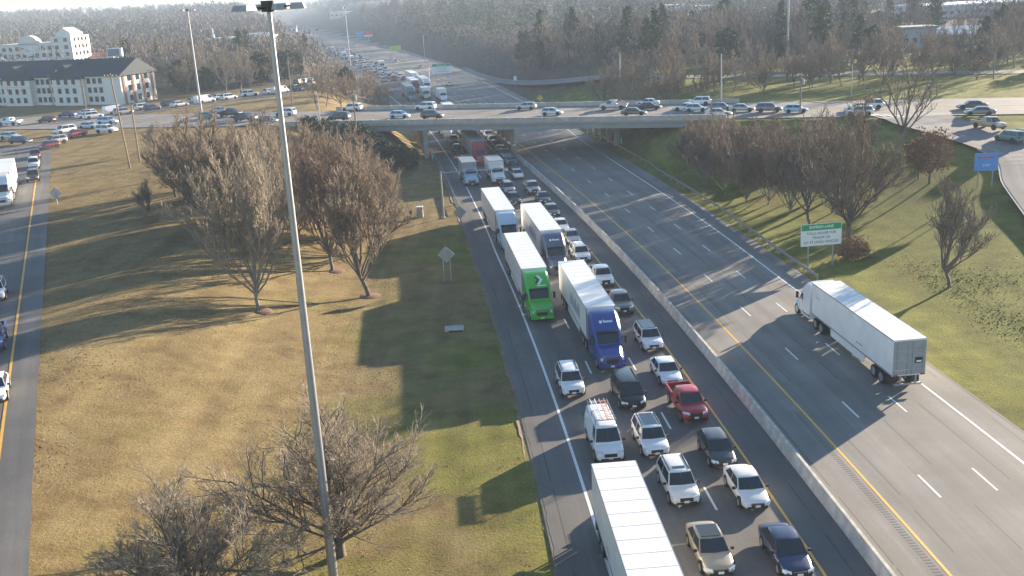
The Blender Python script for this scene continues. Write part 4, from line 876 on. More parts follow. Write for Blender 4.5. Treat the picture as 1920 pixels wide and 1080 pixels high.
for px, py, tp, k in ((366, 392, 236, 'broad1'), (345, 330, 232, 'mid2'), (420, 440, 250, 'broad1'), (455, 395, 240, 'vase2'), (500, 440, 248, 'broad1'), (560, 468, 250, 'vase3'), (545, 400, 246, 'vase2'), (600, 430, 250, 'broad1'), (655, 455, 266, 'vase3'), (640, 395, 258, 'vase2'), (706, 440, 300, 'broad1'), (690, 400, 285, 'vase3'), (395, 350, 232, 'mid2'), (480, 350, 232, 'mid2'), (330, 370, 250, 'broad1'), (430, 370, 240, 'vase3'), (520, 375, 240, 'vase2'), (585, 375, 242, 'vase3'), (620, 350, 240, 'mid2'), (665, 370, 262, 'broad1'), (715, 470, 320, 'broad1'), (510, 480, 262, 'vase1')):
    tpx(k, px, py, gl, tp, group='bare trees of the lawn grove')
tpx('oval', 277, 405, 'small bare tree standing apart on the lawn near the on-ramp', 340); tpx('oval', 288, 287, 'thin bare tree by the leaning utility poles', 235)
# east bank
tpx('open', 1518, 432, 'bare tree with a straight dark trunk behind the express lane sign', 262); tpx('broad1', 1588, 452, 'wide bare tree with fanning branches behind the express lane sign', 222)
tpx('oval', 1780, 540, 'slender bare tree alone on the ivy slope above the lone truck', 352); tpx('open', 1681, 292, 'tall dark leafless tree on the grass corner by the crosswalk', 96)
tpx('rustree', 1742, 345, 'small round brown-leaved tree on the grass below the blue sign', 262, name='small_tree'); tpx('rustree', 1722, 335, 'small brown-leaved tree paired behind the round one', 272, name='small_tree')
tpx('rust', 1598, 488, 'low rust-coloured shrub just behind the express lane sign', 452)
for px, py, tp, k in ((1300, 300, 226, 'thicket'), (1335, 330, 228, 'thicket'), (1350, 300, 222, 'mid3'), (1385, 345, 226, 'thicket'), (1410, 320, 224, 'mid3'), (1440, 385, 250, 'thicket'), (1465, 350, 228, 'mid2'), (1480, 400, 262, 'thicket'), (1500, 330, 218, 'mid3'), (1545, 345, 215, 'mid2'), (1600, 330, 225, 'mid3'), (1290, 320, 236, 'thicket'), (1320, 350, 250, 'thicket'), (1360, 365, 258, 'thicket'), (1400, 380, 262, 'thicket'), (1310, 280, 222, 'mid3'), (1370, 285, 218, 'mid2'), (1430, 345, 230, 'mid3'), (1450, 300, 214, 'mid2'), (1520, 380, 238, 'thicket'), (1560, 400, 250, 'thicket')):
    tpx(k, px, py, 'bare brown thicket growth on the bank at the end of the overpass', tp, group='thicket at the overpass end')
# evergreens banked up against the overpass
for k, (px, py, tp) in enumerate(((585, 262, 222), (615, 268, 226), (640, 285, 232), (665, 292, 236), (690, 305, 250), (715, 315, 262), (745, 322, 274), (770, 322, 286), (655, 262, 230), (700, 280, 250))):
    tpx('ever1' if k % 3 else 'ever2', px, py, 'dark evergreen shrub on the embankment beside the overpass', tp, group='evergreen shrubs by the overpass')
# beyond the street: trees between ramp and highway
for px, py, tp, k in ((595, 204, 128, 'mid2'), (612, 200, 132, 'mid1'), (640, 200, 136, 'mid3'), (662, 198, 130, 'mid2'), (690, 198, 140, 'mid3'), (712, 196, 145, 'mid3'), (728, 194, 160, 'mid3'), (680, 180, 128, 'mid3'), (650, 178, 122, 'mid2'), (610, 180, 120, 'mid2')):
    tpx(k, px, py, 'rusty bare tree between the off-ramp and the highway queue', tp, group='rusty trees by the off-ramp')
def wood(n, poly, kinds, label, group, s=(.8, 1.15), mind=4.0):
    P = []; k = 0
    while len(P) < n and k < 4000:
        k += 1; x = rng.uniform(poly[0], poly[1]); y = rng.uniform(poly[2], poly[3]); S, o = to_so(x, y)
        if sb_edge(S) - 12 < o < nb_edge(S) + 12: continue
        u, t = street_ut(x, y)
        if abs(t) < 19 or any((x - a) ** 2 + (y - b) ** 2 < mind ** 2 for a, b in P) or blocked(x, y): continue
        P.append((x, y))
        kd = kinds[int(rng.integers(0, len(kinds)))]; tree(kd, x, y, float(terrain(x, y)) - .05, label if not kd.startswith(('pine', 'cedar')) else label.replace('bare grey-brown', 'dark green'), group, float(rng.uniform(*s)))
rampP = np.array(list(off_pts) + [tuple(p) for p in lp_pts])
CLEAR = []                                          # x, y, radius kept free for houses and yards
def blocked(x, y): return bool((((rampP - (x, y)) ** 2).sum(1) < 100).any()) or any((x - a) ** 2 + (y - b) ** 2 < r * r for a, b, r in CLEAR)
# ================================================================== POLES, SIGNS, BUILDINGS
def mast(px, py, label, top=30.0, foot=None, arms=6, r=.32):
    x, y, z = foot or hit(px, py); t = thing('high_mast_light', label, 'light pole', (x, y, z - .05)); h = top - z
    obj('pole', MB().tube((0, 0, 0), (0, 0, h), r, r * .42, n=14).mesh('pole', 'galv', 40), t); obj('base_plate', MB().tube((0, 0, 0), (0, 0, .12), r * 1.7, n=12).mesh('base_plate', 'galv_dull', 40), t)
    rg = MB().tube((0, 0, h - .15), (0, 0, h + .35), .34, n=12)
    for k in range(arms): a = 6.283 * k / arms; rg.tube((0, 0, h), (math.cos(a) * 1.05, math.sin(a) * 1.05, h + .08), .045, n=6)
    obj('lamp_ring', rg.mesh('lamp_ring', 'trim', 40), t)
    for k in range(arms):
        a = 6.283 * k / arms; l = obj('lamp', MB().loft([[(1.0 + (i % 2) * .7, (-.22, -.22, .22, .22)[i] if i < 4 else 0, 0) for i in (0, 1, 3, 2)], [(1.05 + (i % 2) * .55, (-.15, -.15, .15, .15)[i], .26) for i in (0, 1, 3, 2)]]).mesh('lamp', 'galv_dull'), t, (0, 0, h - .06), a)
        obj('lens', MB().box((1.35, 0, -.015), (.5, .3, .03)).mesh('lens', 'lamp_glass'), l)
    return t
fx, fy, _ = hitz(627, 1098, 0); mast(0, 0, 'tall galvanised high mast light rising from the lawn beside the wide bare tree', 30.4, (fx, fy, float(terrain(fx, fy))), r=.26)
mast(378, 214, 'high mast light standing at the street behind the grove', 30.2, r=.27); x, y, z = hit(657, 124); mast(0, 0, 'high mast light beside the distant highway queue', 27, (x, y, z), r=.27); mast(1476, 118, 'high mast light rising from the woods behind the loop ramp', 36, r=.36)
def util(px, py, top, label, arm=True, name='utility_pole', m='wood_pole', z=None, lean=0.0, r=.16, tr=False):
    x, y, zz = hit(px, py) if z is None else hitz(px, py, z); h = height_at(x, y, px, top) - zz; t = thing(name, label, 'pole', (x, y, zz - .1), ang)
    obj('pole', MB().tube((0, 0, 0), (lean, 0, h), r, r * .7, n=9).mesh('pole', m, 40), t)
    if arm:
        obj('crossarm', MB().box((lean, 0, h - .55), (2.5, .11, .13)).mesh('crossarm', m), t); ins = MB()
        for a in (-1.1, -.45, .45, 1.1): ins.tube((lean + a, 0, h - .48), (lean + a, 0, h - .22), .05, .03, n=6)
        obj('insulator', ins.mesh('insulator', 'lamp_glass'), t)
    if tr: obj('transformer', MB().tube((lean + .35, 0, h - 2.0), (lean + .35, 0, h - 1.0), .24, n=10).mesh('transformer', 'galv_dull', 40), t)
    return (x + lean * UX, y + lean * UY, zz + h), t
P1, _ = util(673, 296, 166, 'wooden utility pole rising from the evergreen shrubs beside the overpass', tr=True)
P2, _ = util(244, 316, 134, 'leaning wooden utility pole on the lawn near the on-ramp', lean=-1.0); P3, _ = util(262, 303, 195, 'shorter wooden pole next to the leaning utility pole', arm=False)
P4, _ = util(1500, 216, 136, 'wooden utility pole on the street corner carrying the span wire', tr=True); P5, _ = util(1164, 196, 98, 'pale pole behind the far parapet of the overpass', m='galv', arm=False)
P6, _ = util(1220, 178, 128, 'thin grey pole between the overpass and the loop ramp', arm=False, m='galv_dull', r=.11); P7, _ = util(1596, 186, 120, 'grey pole beside the yellow signal heads', arm=False, m='galv', r=.13)
P8, _ = util(549, 202, 110, 'wooden pole at the rusty trees by the off-ramp', arm=False); P9, _ = util(600, 226, 172, 'short grey lamp pole at the street near the light mast', arm=False, m='galv_dull', r=.10)
P10, _ = util(100, 198, 140, 'wooden pole close before the walls of the gabled lodging', arm=False); P11, _ = util(163, 212, 146, 'wooden pole between the gabled lodging and the junction', arm=False)
P12, _ = util(797, 117, 64, 'tall thin pole at the edge of the distant open lanes', arm=False, m='galv', r=.15); P13, _ = util(1352, 200, 100, 'dim pole among the trees behind the overpass end', arm=False, m='galv_dull'); P14, _ = util(1408, 118, 70, 'thin pole in the far woods', arm=False, m='galv_dull')
def wires(a, b, sag, label, r=.025, n=14, cat='wire'):
    pts = [(a[0] + (b[0] - a[0]) * i / n, a[1] + (b[1] - a[1]) * i / n, a[2] + (b[2] - a[2]) * i / n - sag * 4 * (i / n) * (1 - i / n)) for i in range(n + 1)]
    o = obj('overhead_wire', MB().loft([[(p[0], p[1], p[2] + r), (p[0] + r * .86, p[1], p[2] - r / 2), (p[0] - r * .86, p[1], p[2] - r / 2)] for p in pts]).mesh('overhead_wire', 'wire')); tag(o, label, cat); return pts
ex, ey, ez = hit(1668, 205); E1 = (ex, ey, height_at(ex, ey, 1640, 162))
tag(obj('signal_pole', MB().tube((ex, ey, ez), E1, .14, .10, n=9).mesh('signal_pole', 'wood_pole', 40)), 'signal pole holding the far end of the span wire at the crosswalk', 'pole')
sp = wires((P4[0], P4[1], height_at(P4[0], P4[1], 1503, 187)), E1, 1.6, 'span wire sagging across the street corner', .05)
wx, wy, wz = hit(-30, 205); W1 = (wx, wy, 13.6); W2 = (P11[0], P11[1], min(13.6, P11[2] - .6))
spw = wires(W1, W2, 0.7, 'span wire carrying the yellow signals over the junction', .03)
def signal(p, label, rz):
    t = thing('traffic_signal', label, 'traffic light', (p[0], p[1], p[2] - 1.15), rz, 'traffic signals')
    obj('housing', MB().box((0, 0, .5), (.32, .28, 1.05)).mesh('housing', 'signal_yellow'), t); obj('hanger', MB().tube((0, 0, 1.02), (0, 0, 1.2), .03, n=6).mesh('hanger', 'trim'), t)
    for k, m in enumerate(('trim', 'trim', 'signal_red_lens')):
        obj('lens', MB().tube((0, -.145, .18 + k * .33), (0, -.165, .18 + k * .33), .11, n=12).mesh('lens', m), t); obj('visor', MB().box((0, -.25, .31 + k * .33), (.26, .22, .02)).mesh('visor', 'signal_yellow'), t)
for i in (4, 6, 8, 10): signal(spw[i], 'yellow traffic signal hanging over the west junction', 0.2)
for i in (9, 11): signal(sp[i], 'yellow traffic signal hanging on the span wire at the east corner', 0.3)

# text as flat print
def text(body, size, m, loc, rot, parent, name='lettering', bold=0.0):
    c = bpy.data.curves.new('t', 'FONT'); c.body = body; c.size = size; c.align_x = 'CENTER'; c.align_y = 'CENTER'; c.offset = bold
    o = bpy.data.objects.new('t', c); COL.objects.link(o); dg = bpy.context.evaluated_depsgraph_get(); me = bpy.data.meshes.new_from_object(o.evaluated_get(dg)); bpy.data.objects.remove(o)
    me.materials.clear(); me.materials.append(M[m]); q = obj(name, me, parent, loc); q.rotation_euler = rot; return q
RX90 = (math.pi / 2, 0, 0)
def panel_sign(x, y, z, rz, wd, hg, clear, label, front, name='road_sign', posts=(-.3, .3), back='sign_back', header=None, pm='galv_dull'):
    t = thing(name, label, 'sign', (x, y, z), rz)
    def rr(w_, h_, c, z0, yy, m, nm):
        pts = []
        for cx, cz, a0 in ((w_ / 2 - c, h_ / 2 - c, 0), (-w_ / 2 + c, h_ / 2 - c, 90), (-w_ / 2 + c, -h_ / 2 + c, 180), (w_ / 2 - c, -h_ / 2 + c, 270)):
            for k in range(4): a = R_(a0 + 30 * k); pts.append((cx + c * math.cos(a), cz + c * math.sin(a)))
        return obj(nm, MB().loft([[(p, yy, z0 + q) for p, q in pts], [(p, yy + .02, z0 + q) for p, q in pts]]).mesh(nm, m), t)
    rr(wd, hg, .14, clear + hg / 2, .03, back, 'backing'); rr(wd - .04, hg - .04, .12, clear + hg / 2, .005, front, 'panel')
    if header: rr(wd - .16, hg * header[0], .08, clear + hg * (1 - header[0] / 2) - .08, -.008 + .0, header[1], 'header_panel')
    for p in posts: obj('post', MB().box((p * wd, .10, (clear + hg * .9) / 2 - .2), (.13, .10, clear + hg * .9 + .4)).mesh('post', pm), t)
    return t
ix, iy, iz = hit(1538, 502); za, zb2 = height_at(ix, iy, 1545, 460), height_at(ix, iy, 1545, 418)
hg = zb2 - za; wd = hg * 1.86
sg = panel_sign(ix, iy, iz, .12, wd, hg, za - iz, 'white road sign with a green express lane header beside the guardrail', 'sign_white', header=(.27, 'sign_green'), name='express_lane_sign')
c0 = za - iz
text('EXPRESS LANE', hg * .17, 'sign_mint_light' if 'sign_mint_light' in M else 'sign_white', (0, -.012, c0 + hg * .835), RX90, sg, bold=.006)
for k, s in enumerate(('TOLLS HIGHER FOR', 'TRAILER OR', '22+ FT LONG VEHICLES')): text(s, hg * .15, 'decal_blue', (0, -.006, c0 + hg * (.56 - .195 * k)), RX90, sg, bold=.004)
# second sign of the kind, far up the open lanes
jx, jy, jz = hit(830, 160); a_, b_ = height_at(jx, jy, 829, 138), height_at(jx, jy, 829, 119)
s2 = panel_sign(jx, jy, jz, .2, (b_ - a_) * 1.95, b_ - a_, a_ - jz, 'distant white road sign with a green header beside the open lanes past the overpass', 'sign_white', header=(.25, 'sign_green'), name='express_lane_sign')
hh = b_ - a_
text('EXPRESS LANE', hh * .16, 'sign_white', (0, -.012, a_ - jz + hh * .84), RX90, s2)
for k, s in enumerate(('TOLLS HIGHER FOR', 'TRAILER OR', '22+ FT LONG VEHICLES')): text(s, hh * .13, 'decal_blue', (0, -.006, a_ - jz + hh * (.56 - .18 * k)), RX90, s2)
kx, ky, kz = hit(742, 104); panel_sign(kx, ky, kz, .2, 6.5, 2.8, 2.4, 'small yellow-green road panel beside the far open lanes', 'sign_lime' if 'sign_lime' in M else 'sign_yellow')
# blue logo sign by the exit ramp
bx_, by_, bz_ = hit(1846, 352); a_, b_ = height_at(bx_, by_, 1850, 320), height_at(bx_, by_, 1850, 287); hh = b_ - a_
sb_s = panel_sign(bx_, by_, bz_, -.15, hh * 1.28, hh, a_ - bz_, 'blue motorist services sign standing on the grass by the exit ramp', 'sign_blue', name='services_sign')
lg = MB()
for k in range(6): lg.box((-hh * .40 + k * hh * .15, -.004, a_ - bz_ + hh * .75), (hh * .09, .012, hh * .11))
obj('logo_row', lg.mesh('logo_row', 'sign_red'), sb_s); text('EXIT', hh * .2, 'decal_white', (0, -.006, a_ - bz_ + hh * .3), RX90, sb_s)
# diamond signs seen from behind
def diamond(px, py, top, mid, label, posts=2, m='sign_back', face='sign_yellow', side=1.5, rz=0.0):
    x, y, z = hit(px, py); zc = height_at(x, y, px, mid); t = thing('diamond_sign', label, 'sign', (x, y, z), rz); r = side * .7071
    sq = [(0, r), (r, 0), (0, -r), (-r, 0)]; cz = zc - z
    obj('panel', MB().loft([[(a, -.01, cz + b) for a, b in sq], [(a, .01, cz + b) for a, b in sq]]).mesh('panel', m), t)
    obj('printed_face', MB().loft([[(a * .98, .014, cz + b * .98) for a, b in sq], [(a * .98, .02, cz + b * .98) for a, b in sq]]).mesh('printed_face', face), t)
    for p in ((-.38, .38) if posts == 2 else (0,)): obj('post', MB().box((p, -.05, cz / 2), (.09, .07, cz + .4)).mesh('post', 'galv_dull'), t)
    ins = MB().box((0, -.03, cz + .35), (1.0 * side / 1.5, .04, .05)).box((0, -.03, cz - .35), (1.0 * side / 1.5, .04, .05)); obj('stiffener', ins.mesh('stiffener', 'galv'), t)
diamond(840, 530, 460, 477, 'grey back of a diamond sign on two posts in the shoulder grass', side=1.35); diamond(864, 428, 380, 398, 'grey back of a diamond sign on one post at the guardrail end', 1, side=1.3)
diamond(108, 384, 350, 362, 'small grey back of a diamond sign on the lawn by the on-ramp', 1, side=1.25); diamond(1013, 197, 176, 184, 'yellow diamond sign behind the far parapet of the overpass', 1, m='sign_yellow', side=1.3)
# mile markers
def marker(px, py, label):
    x, y, z = hit(px, py); t = thing('mile_marker', label, 'sign', (x, y, z), .1); obj('post', MB().box((0, .04, .9), (.07, .05, 1.9)).mesh('post', 'galv_dull'), t); obj('panel', MB().box((0, 0, 1.65), (.36, .02, 1.1)).mesh('panel', 'sign_mint'), t)
    for k, c in enumerate('36'): text(c, .3, 'sign_white', (0, -.012, 1.85 - k * .38), RX90, t)
marker(812, 309, 'green mile marker by the guardrail near the bridge pier'); marker(1165, 281, 'green mile marker on the bank by the open lanes')
# mast arm over the jammed lanes
ax_, ay_, az_ = hit(832, 409); ah = height_at(ax_, ay_, 829, 324) - az_; g = thing('sensor_gantry', 'slim steel pole with a long arm reaching over the jammed lanes', 'pole', (ax_, ay_, az_), 0.02)
obj('pole', MB().tube((0, 0, -.1), (0, 0, ah + .2), .15, .11, n=10).mesh('pole', 'galv', 40), g); obj('base_plate', MB().box((0, 0, .06), (.6, .6, .2)).mesh('base_plate', 'concrete'), g)
obj('arm', MB().tube((0, 0, ah), (9.6, 0, ah + .15), .09, .06, n=8).mesh('arm', 'galv', 40), g); obj('sensor', MB().box((9.3, 0, ah - .12), (.5, .25, .25)).mesh('sensor', 'galv_dull'), g)
cx_, cy_, cz_ = hit(788, 408); g = thing('equipment_cabinet', 'white roadside equipment cabinet on the grass near the slim arm pole', 'cabinet', (cx_, cy_, cz_))
obj('cabinet', MB().box((0, 0, .75), (.9, .6, 1.5)).mesh('cabinet', 'sign_back'), g); obj('cap', MB().box((0, 0, 1.54), (1.0, .7, .08)).mesh('cap', 'sign_white'), g); obj('antenna', MB().tube((-.4, 0, 1.5), (-.4, 0, 2.7), .03, n=6).mesh('antenna', 'galv'), g); obj('door', MB().box((0, -.31, .78), (.74, .03, 1.25)).mesh('door', 'galv_dull'), g)
cx_, cy_, cz_ = hit(771, 412); g = thing('meter_pedestal', 'short dark meter post beside the white cabinet', 'post', (cx_, cy_, cz_)); obj('post', MB().box((0, 0, .6), (.12, .12, 1.3)).mesh('post', 'wood_pole'), g); obj('meter_box', MB().box((0, -.1, 1.05), (.36, .2, .5)).mesh('meter_box', 'trim'), g)
dx_, dy_, dz_ = hit(852, 620); g = thing('drain_inlet', 'concrete drain inlet with a dark opening in the shaded ditch', 'drain', (dx_, dy_, dz_ + .02)); obj('slab', MB().box((0, 0, .12), (1.8, 1.3, .2)).mesh('slab', 'concrete'), g); obj('opening', MB().box((.15, -.62, .02), (1.3, .1, .2)).mesh('opening', 'trim'), g)
# white delineator past the overpass, red pylon sign far away
qx, qy, qz = hit(805, 148); g = thing('delineator_post', 'white post at the edge of the open lanes before the distant sign', 'post', (qx, qy, qz)); obj('post', MB().tube((0, 0, 0), (0, 0, 4.2), .22, .2, n=8).mesh('post', 'sign_white', 40), g); obj('cap', MB().tube((0, 0, 4.2), (0, 0, 4.35), .26, n=8).mesh('cap', 'sign_back'), g)
qx, qy, qz = hit(692, 85); g = thing('pylon_sign', 'red and white pylon sign on a tall post beside the far highway', 'sign', (qx, qy, qz)); ph = height_at(qx, qy, 690, 66) - qz
obj('post', MB().box((0, 0, ph / 2), (.7, .7, ph)).mesh('post', 'galv'), g); obj('red_panel', MB().box((0, -.5, ph + 1.4), (6.0, .5, 2.6)).mesh('red_panel', 'sign_red'), g); obj('white_panel', MB().box((0, -.5, ph - .4), (6.0, .5, 1.0)).mesh('white_panel', 'sign_white'), g)
qx, qy, qz = hit(678, 80); panel_sign(qx, qy, qz, .1, 7, 4.0, 4, 'blue roadside panel next to the red pylon sign', 'sign_blue')
qx, qy, qz = hit(967, 172); panel_sign(qx, qy, qz, .1, 1.0, 1.5, 3.4, 'small white sign at the dark trees above the loop ramp', 'sign_white', posts=(0,))
# pole sign before the gabled building
qx, qy, qz = hit(234, 190); ph = height_at(qx, qy, 228, 106) - qz; g = thing('pole_sign', 'blue-grey rectangular sign on a tall pole before the gabled building', 'sign', (qx, qy, qz)); obj('pole', MB().tube((0, 0, 0), (0, 0, ph + .5), .28, .22, n=10).mesh('pole', 'galv', 40), g)
obj('cabinet', MB().box((-.6, 0, ph + 1.2), (4.0, 1.0, 2.2)).mesh('cabinet', 'sign_white'), g); obj('panel', MB().box((-.8, -.53, ph + 1.2), (3.2, .05, 1.9)).mesh('panel', 'sign_slate' if 'sign_slate' in M else 'sign_back'), g)

# ---- buildings
def win_grid(parent, x0, x1, y, z0, dz, nfl, nx_, ww, wh, m='window', sill='wall_white', axis='x', sgn=-1):
    wm = MB().box((0, 0, 0), (ww, .08, wh) if axis == 'x' else (.08, ww, wh)).mesh('window', m); sm = MB().box((0, 0, -wh / 2 - .06), (ww + .2, .16, .1) if axis == 'x' else (.16, ww + .2, .1)).mesh('sill', sill)
    for f in range(nfl):
        for i in range(nx_):
            p = x0 + (x1 - x0) * (i + .5) / nx_; loc = (p, y + sgn * .03, z0 + dz * f) if axis == 'x' else (y + sgn * .03, p, z0 + dz * f)
            wo_ = obj('window', wm, parent, loc); obj('sill', sm, wo_)
def gable_roof(parent, x0, x1, y0, y1, z, h, m, ov=.5, along='x'):
    mb = MB()
    if along == 'x':
        ym = (y0 + y1) / 2; tri = lambda x: [(x, y0 - ov, z - .1), (x, y1 + ov, z - .1), (x, y1 + ov, z + .12), (x, ym, z + h + .15), (x, y0 - ov, z + .12)]; mb.loft([tri(x0 - ov), tri(x1 + ov)])
    else:
        xm = (x0 + x1) / 2; tri = lambda y: [(x0 - ov, y, z - .1), (x1 + ov, y, z - .1), (x1 + ov, y, z + .12), (xm, y, z + h + .15), (x0 - ov, y, z + .12)]; mb.loft([tri(y0 - ov), tri(y1 + ov)])
    return obj('roof', mb.mesh('roof', m), parent)
def gable_wall(x0, x1, y0, y1, z, h, along='x'):
    if along == 'x': f = lambda x: [(x, y0, -3), (x, y1, -3), (x, y1, z), (x, (y0 + y1) / 2, z + h), (x, y0, z)]; return MB().loft([f(x0), f(x1)])
    f = lambda y: [(x0, y, -3), (x1, y, -3), (x1, y, z), ((x0 + x1) / 2, y, z + h), (x0, y, z)]; return MB().loft([f(y0), f(y1)])
# gabled lodging: right corner under px 285, base about row 190
gx_, gy_, gz_ = hitz(232, 196, 7.0); D = math.hypot(gx_, gy_); sc = D / F_PX
gb = thing('gabled_lodging', 'three-storey lodging with long dark blue-green roofs, cross gables and a sunlit cream gable end', 'building', (gx_, gy_, 7.0), -.42)
W_, Dp, He, Hr = 60.0, 13.0, 7.6, 4.0
obj('wall', gable_wall(-W_, 0, 0, Dp, He, Hr).mesh('wall', 'wall_white'), gb); gable_roof(gb, -W_, 0, 0, Dp, He, Hr, 'roof_teal', .7)
for y in (1.2, 4.6, 8.4, 11.8): obj('brick_pilaster', MB().box((.08, y, He / 2 - 1.5), (.2, .7, He + 3)).mesh('brick_pilaster', 'wall_brick'), gb)
win_grid(gb, 1.8, 11.2, .0, 1.5, 2.6, 3, 3, 1.2, 1.5, axis='y', sgn=1)
for x in (-17.5, -36, -52): 
    obj('cross_gable', gable_wall(x - 5, x + 5, -1.6, 3.5, He - .6, 3.6, 'y').mesh('cross_gable', 'wall_white'), gb); gable_roof(gb, x - 5, x + 5, -1.4, 4.5, He - .6, 3.6, 'roof_teal', .5, 'y'); win_grid(gb, x - 4, x + 4, -1.62, 1.5, 2.4, 3, 3, 1.2, 1.4)
win_grid(gb, -12, -6, 0, 1.5, 2.4, 3, 3, 1.2, 1.4); win_grid(gb, -30.5, -23, 0, 1.5, 2.4, 3, 4, 1.2, 1.4); win_grid(gb, -46, -42, 0, 1.5, 2.4, 3, 2, 1.2, 1.4)
obj('parapet_wall', MB().box((-21.5, Dp / 2, He + 1.2), (.5, Dp + 1.0, 1.2)).mesh('parapet_wall', 'wall_white'), gb)
# white hotel behind it
hx, hy, hz = hitz(108, 150, 7.0); ht = thing('white_hotel', 'white multi-storey hotel with a bright sunlit stair tower above the dark roofs', 'building', (hx, hy, 7.0), -.12, scale=(.92, .92, .84))
obj('wall', MB().box((-11, 7, 6.5), (24, 14, 19)).mesh('wall', 'wall_white'), ht); obj('tower', MB().box((5, 6, 8.0), (9, 15, 22)).mesh('tower', 'wall_white'), ht); obj('tower_cap', MB().box((5, 6, 19.8), (6.5, 10, 1.6)).mesh('tower_cap', 'wall_white'), ht)
obj('tower_roof', gable_wall(2.0, 8.0, 1.5, 10.5, 20.5, 2.2, 'y').mesh('tower_roof', 'wall_white'), ht); obj('parapet_wall', MB().box((-11, 7, 16.3), (24.4, 14.4, .7)).mesh('parapet_wall', 'wall_white'), ht); obj('arched_crest', MB().tube((-10, -.2, 15.6), (-10, 3.0, 15.6), 4.5, n=24).mesh('arched_crest', 'wall_white'), ht)
win_grid(ht, -22.5, .3, 0, 2.0, 3.1, 5, 8, 1.5, 1.6); win_grid(ht, 1, 9, -1.5, 2.0, 3.1, 6, 2, 1.5, 1.6); win_grid(ht, 0, 12, 9.5, 2.0, 3.1, 6, 4, 1.5, 1.6, axis='y', sgn=1)
ht2 = thing('cream_annex', 'low cream building stepping down beside the white hotel', 'building', (*hitz(178, 144, 7.0)[:2], 7.0), -.1, scale=(.9, .9, .75))
obj('wall', MB().box((3, 8, 3.5), (12, 14, 13)).mesh('wall', 'wall_cream'), ht2); obj('wing', MB().box((-6, 8, 2.5), (8, 12, 10)).mesh('wing', 'wall_white'), ht2); gable_roof(ht2, -2.8, 8.8, 1.2, 14.8, 10.0, 1.8, 'roof_red', .4); win_grid(ht2, -2, 8, 1.0, 3, 3.2, 2, 4, 1.4, 1.5)
# flat roofed hall far left of the highway
fx_, fy_, fz_ = hit(455, 98); fb = thing('long_flat_hall', 'long low hall with a white roof edge behind the woods beside the distant highway queue', 'building', (fx_, fy_, fz_ - 3), -.05, scale=(.85, .85, .72))
obj('wall', MB().box((0, 8, 6), (36, 16, 16)).mesh('wall', 'wall_grey'), fb); obj('roof', MB().box((0, 8, 14.4), (38, 18, 1.1)).mesh('roof', 'roof_white'), fb); obj('cream_block', MB().box((-10, -1.2, 7), (5, 3, 15)).mesh('cream_block', 'wall_cream'), fb); obj('roof_unit', MB().box((8, 8, 15.8), (16, 6, 2.0)).mesh('roof_unit', 'roof_white'), fb); win_grid(fb, -7, 17, 0, 10.5, 3, 1, 10, 1.6, 1.4)
obj('spire', MB().tube((-20, 10, 12), (-20, 10, 22), 1.4, .1, n=8).mesh('spire', 'roof_white'), fb)
def shed(px, py, pw, ph, dp, wm, rm, label, rz=0.0, win=6, name='house', gable=False):      # width and height from their size in pixels at that distance
    x, y, z = hit(px, py); k = math.hypot(x, y) / F_PX * 1.02; wd_, hh_ = pw * k, ph * k; b = thing(name, label, 'building', (x, y, z - 1), rz); CLEAR.append((x, y + dp / 2, wd_ * .55 + 10))
    for k_ in (.98, .96, .94, .92, .90, .88, .86, .84): CLEAR.append((x * k_, y * k_, wd_ * .42))
    if gable: obj('wall', gable_wall(-wd_ / 2, wd_ / 2, 0, dp, hh_ * .65 + 1, hh_ * .4).mesh('wall', wm), b); gable_roof(b, -wd_ / 2, wd_ / 2, 0, dp, hh_ * .65 + 1, hh_ * .4, rm, .4)
    else: obj('wall', MB().box((0, dp / 2, hh_ / 2), (wd_, dp, hh_ + 2)).mesh('wall', wm), b); obj('roof', MB().box((0, dp / 2, hh_ + 1.3), (wd_ + .8, dp + .8, .7)).mesh('roof', rm), b)
    win_grid(b, -wd_ / 2, wd_ / 2, 0, hh_ * .5 + .6, 3.5, 1, win, wd_ / win * .5, hh_ * .25)
shed(1722, 93, 56, 34, 9, 'wall_grey', 'roof_grey', 'grey-blue house beyond the woods above the east crossing', -.1, 4); shed(1792, 84, 88, 26, 18, 'wall_cream', 'roof_white', 'low house with a broad pale roof beside the grey-blue house', -.1, 4, gable=True)
shed(1259, 30, 50, 17, 14, 'wall_white', 'roof_white', 'white warehouse standing in the far woods above the overpass', 0, 6, 'warehouse'); shed(1322, 29, 40, 15, 14, 'wall_white', 'roof_white', 'smaller white warehouse next to another one in the far woods', .05, 5, 'warehouse')
shed(1830, 30, 160, 18, 40, 'wall_grey', 'roof_white', 'very long pale warehouse in the haze', 0, 14, 'warehouse'); shed(1612, 36, 200, 8, 10, 'wall_white', 'roof_white', 'long low row of white storage units in the far woods', 0, 24, 'storage_units')
shed(640, 32, 40, 8, 20, 'wall_cream', 'roof_white', 'cream hall by the far end of the highway', 0, 5, 'warehouse')
shed(540, 64, 30, 14, 10, 'wall_white', 'roof_grey', 'small white house among the woods behind the long hall', .1, 4, gable=True)
shed(320, 92, 26, 14, 10, 'wall_white', 'roof_grey', 'small pale house with a grey roof between the hotel and the light mast', .2, 3, gable=True); shed(270, 112, 26, 14, 9, 'wall_cream', 'roof_grey', 'small cream house right behind the gabled lodging', .2, 3, gable=True)

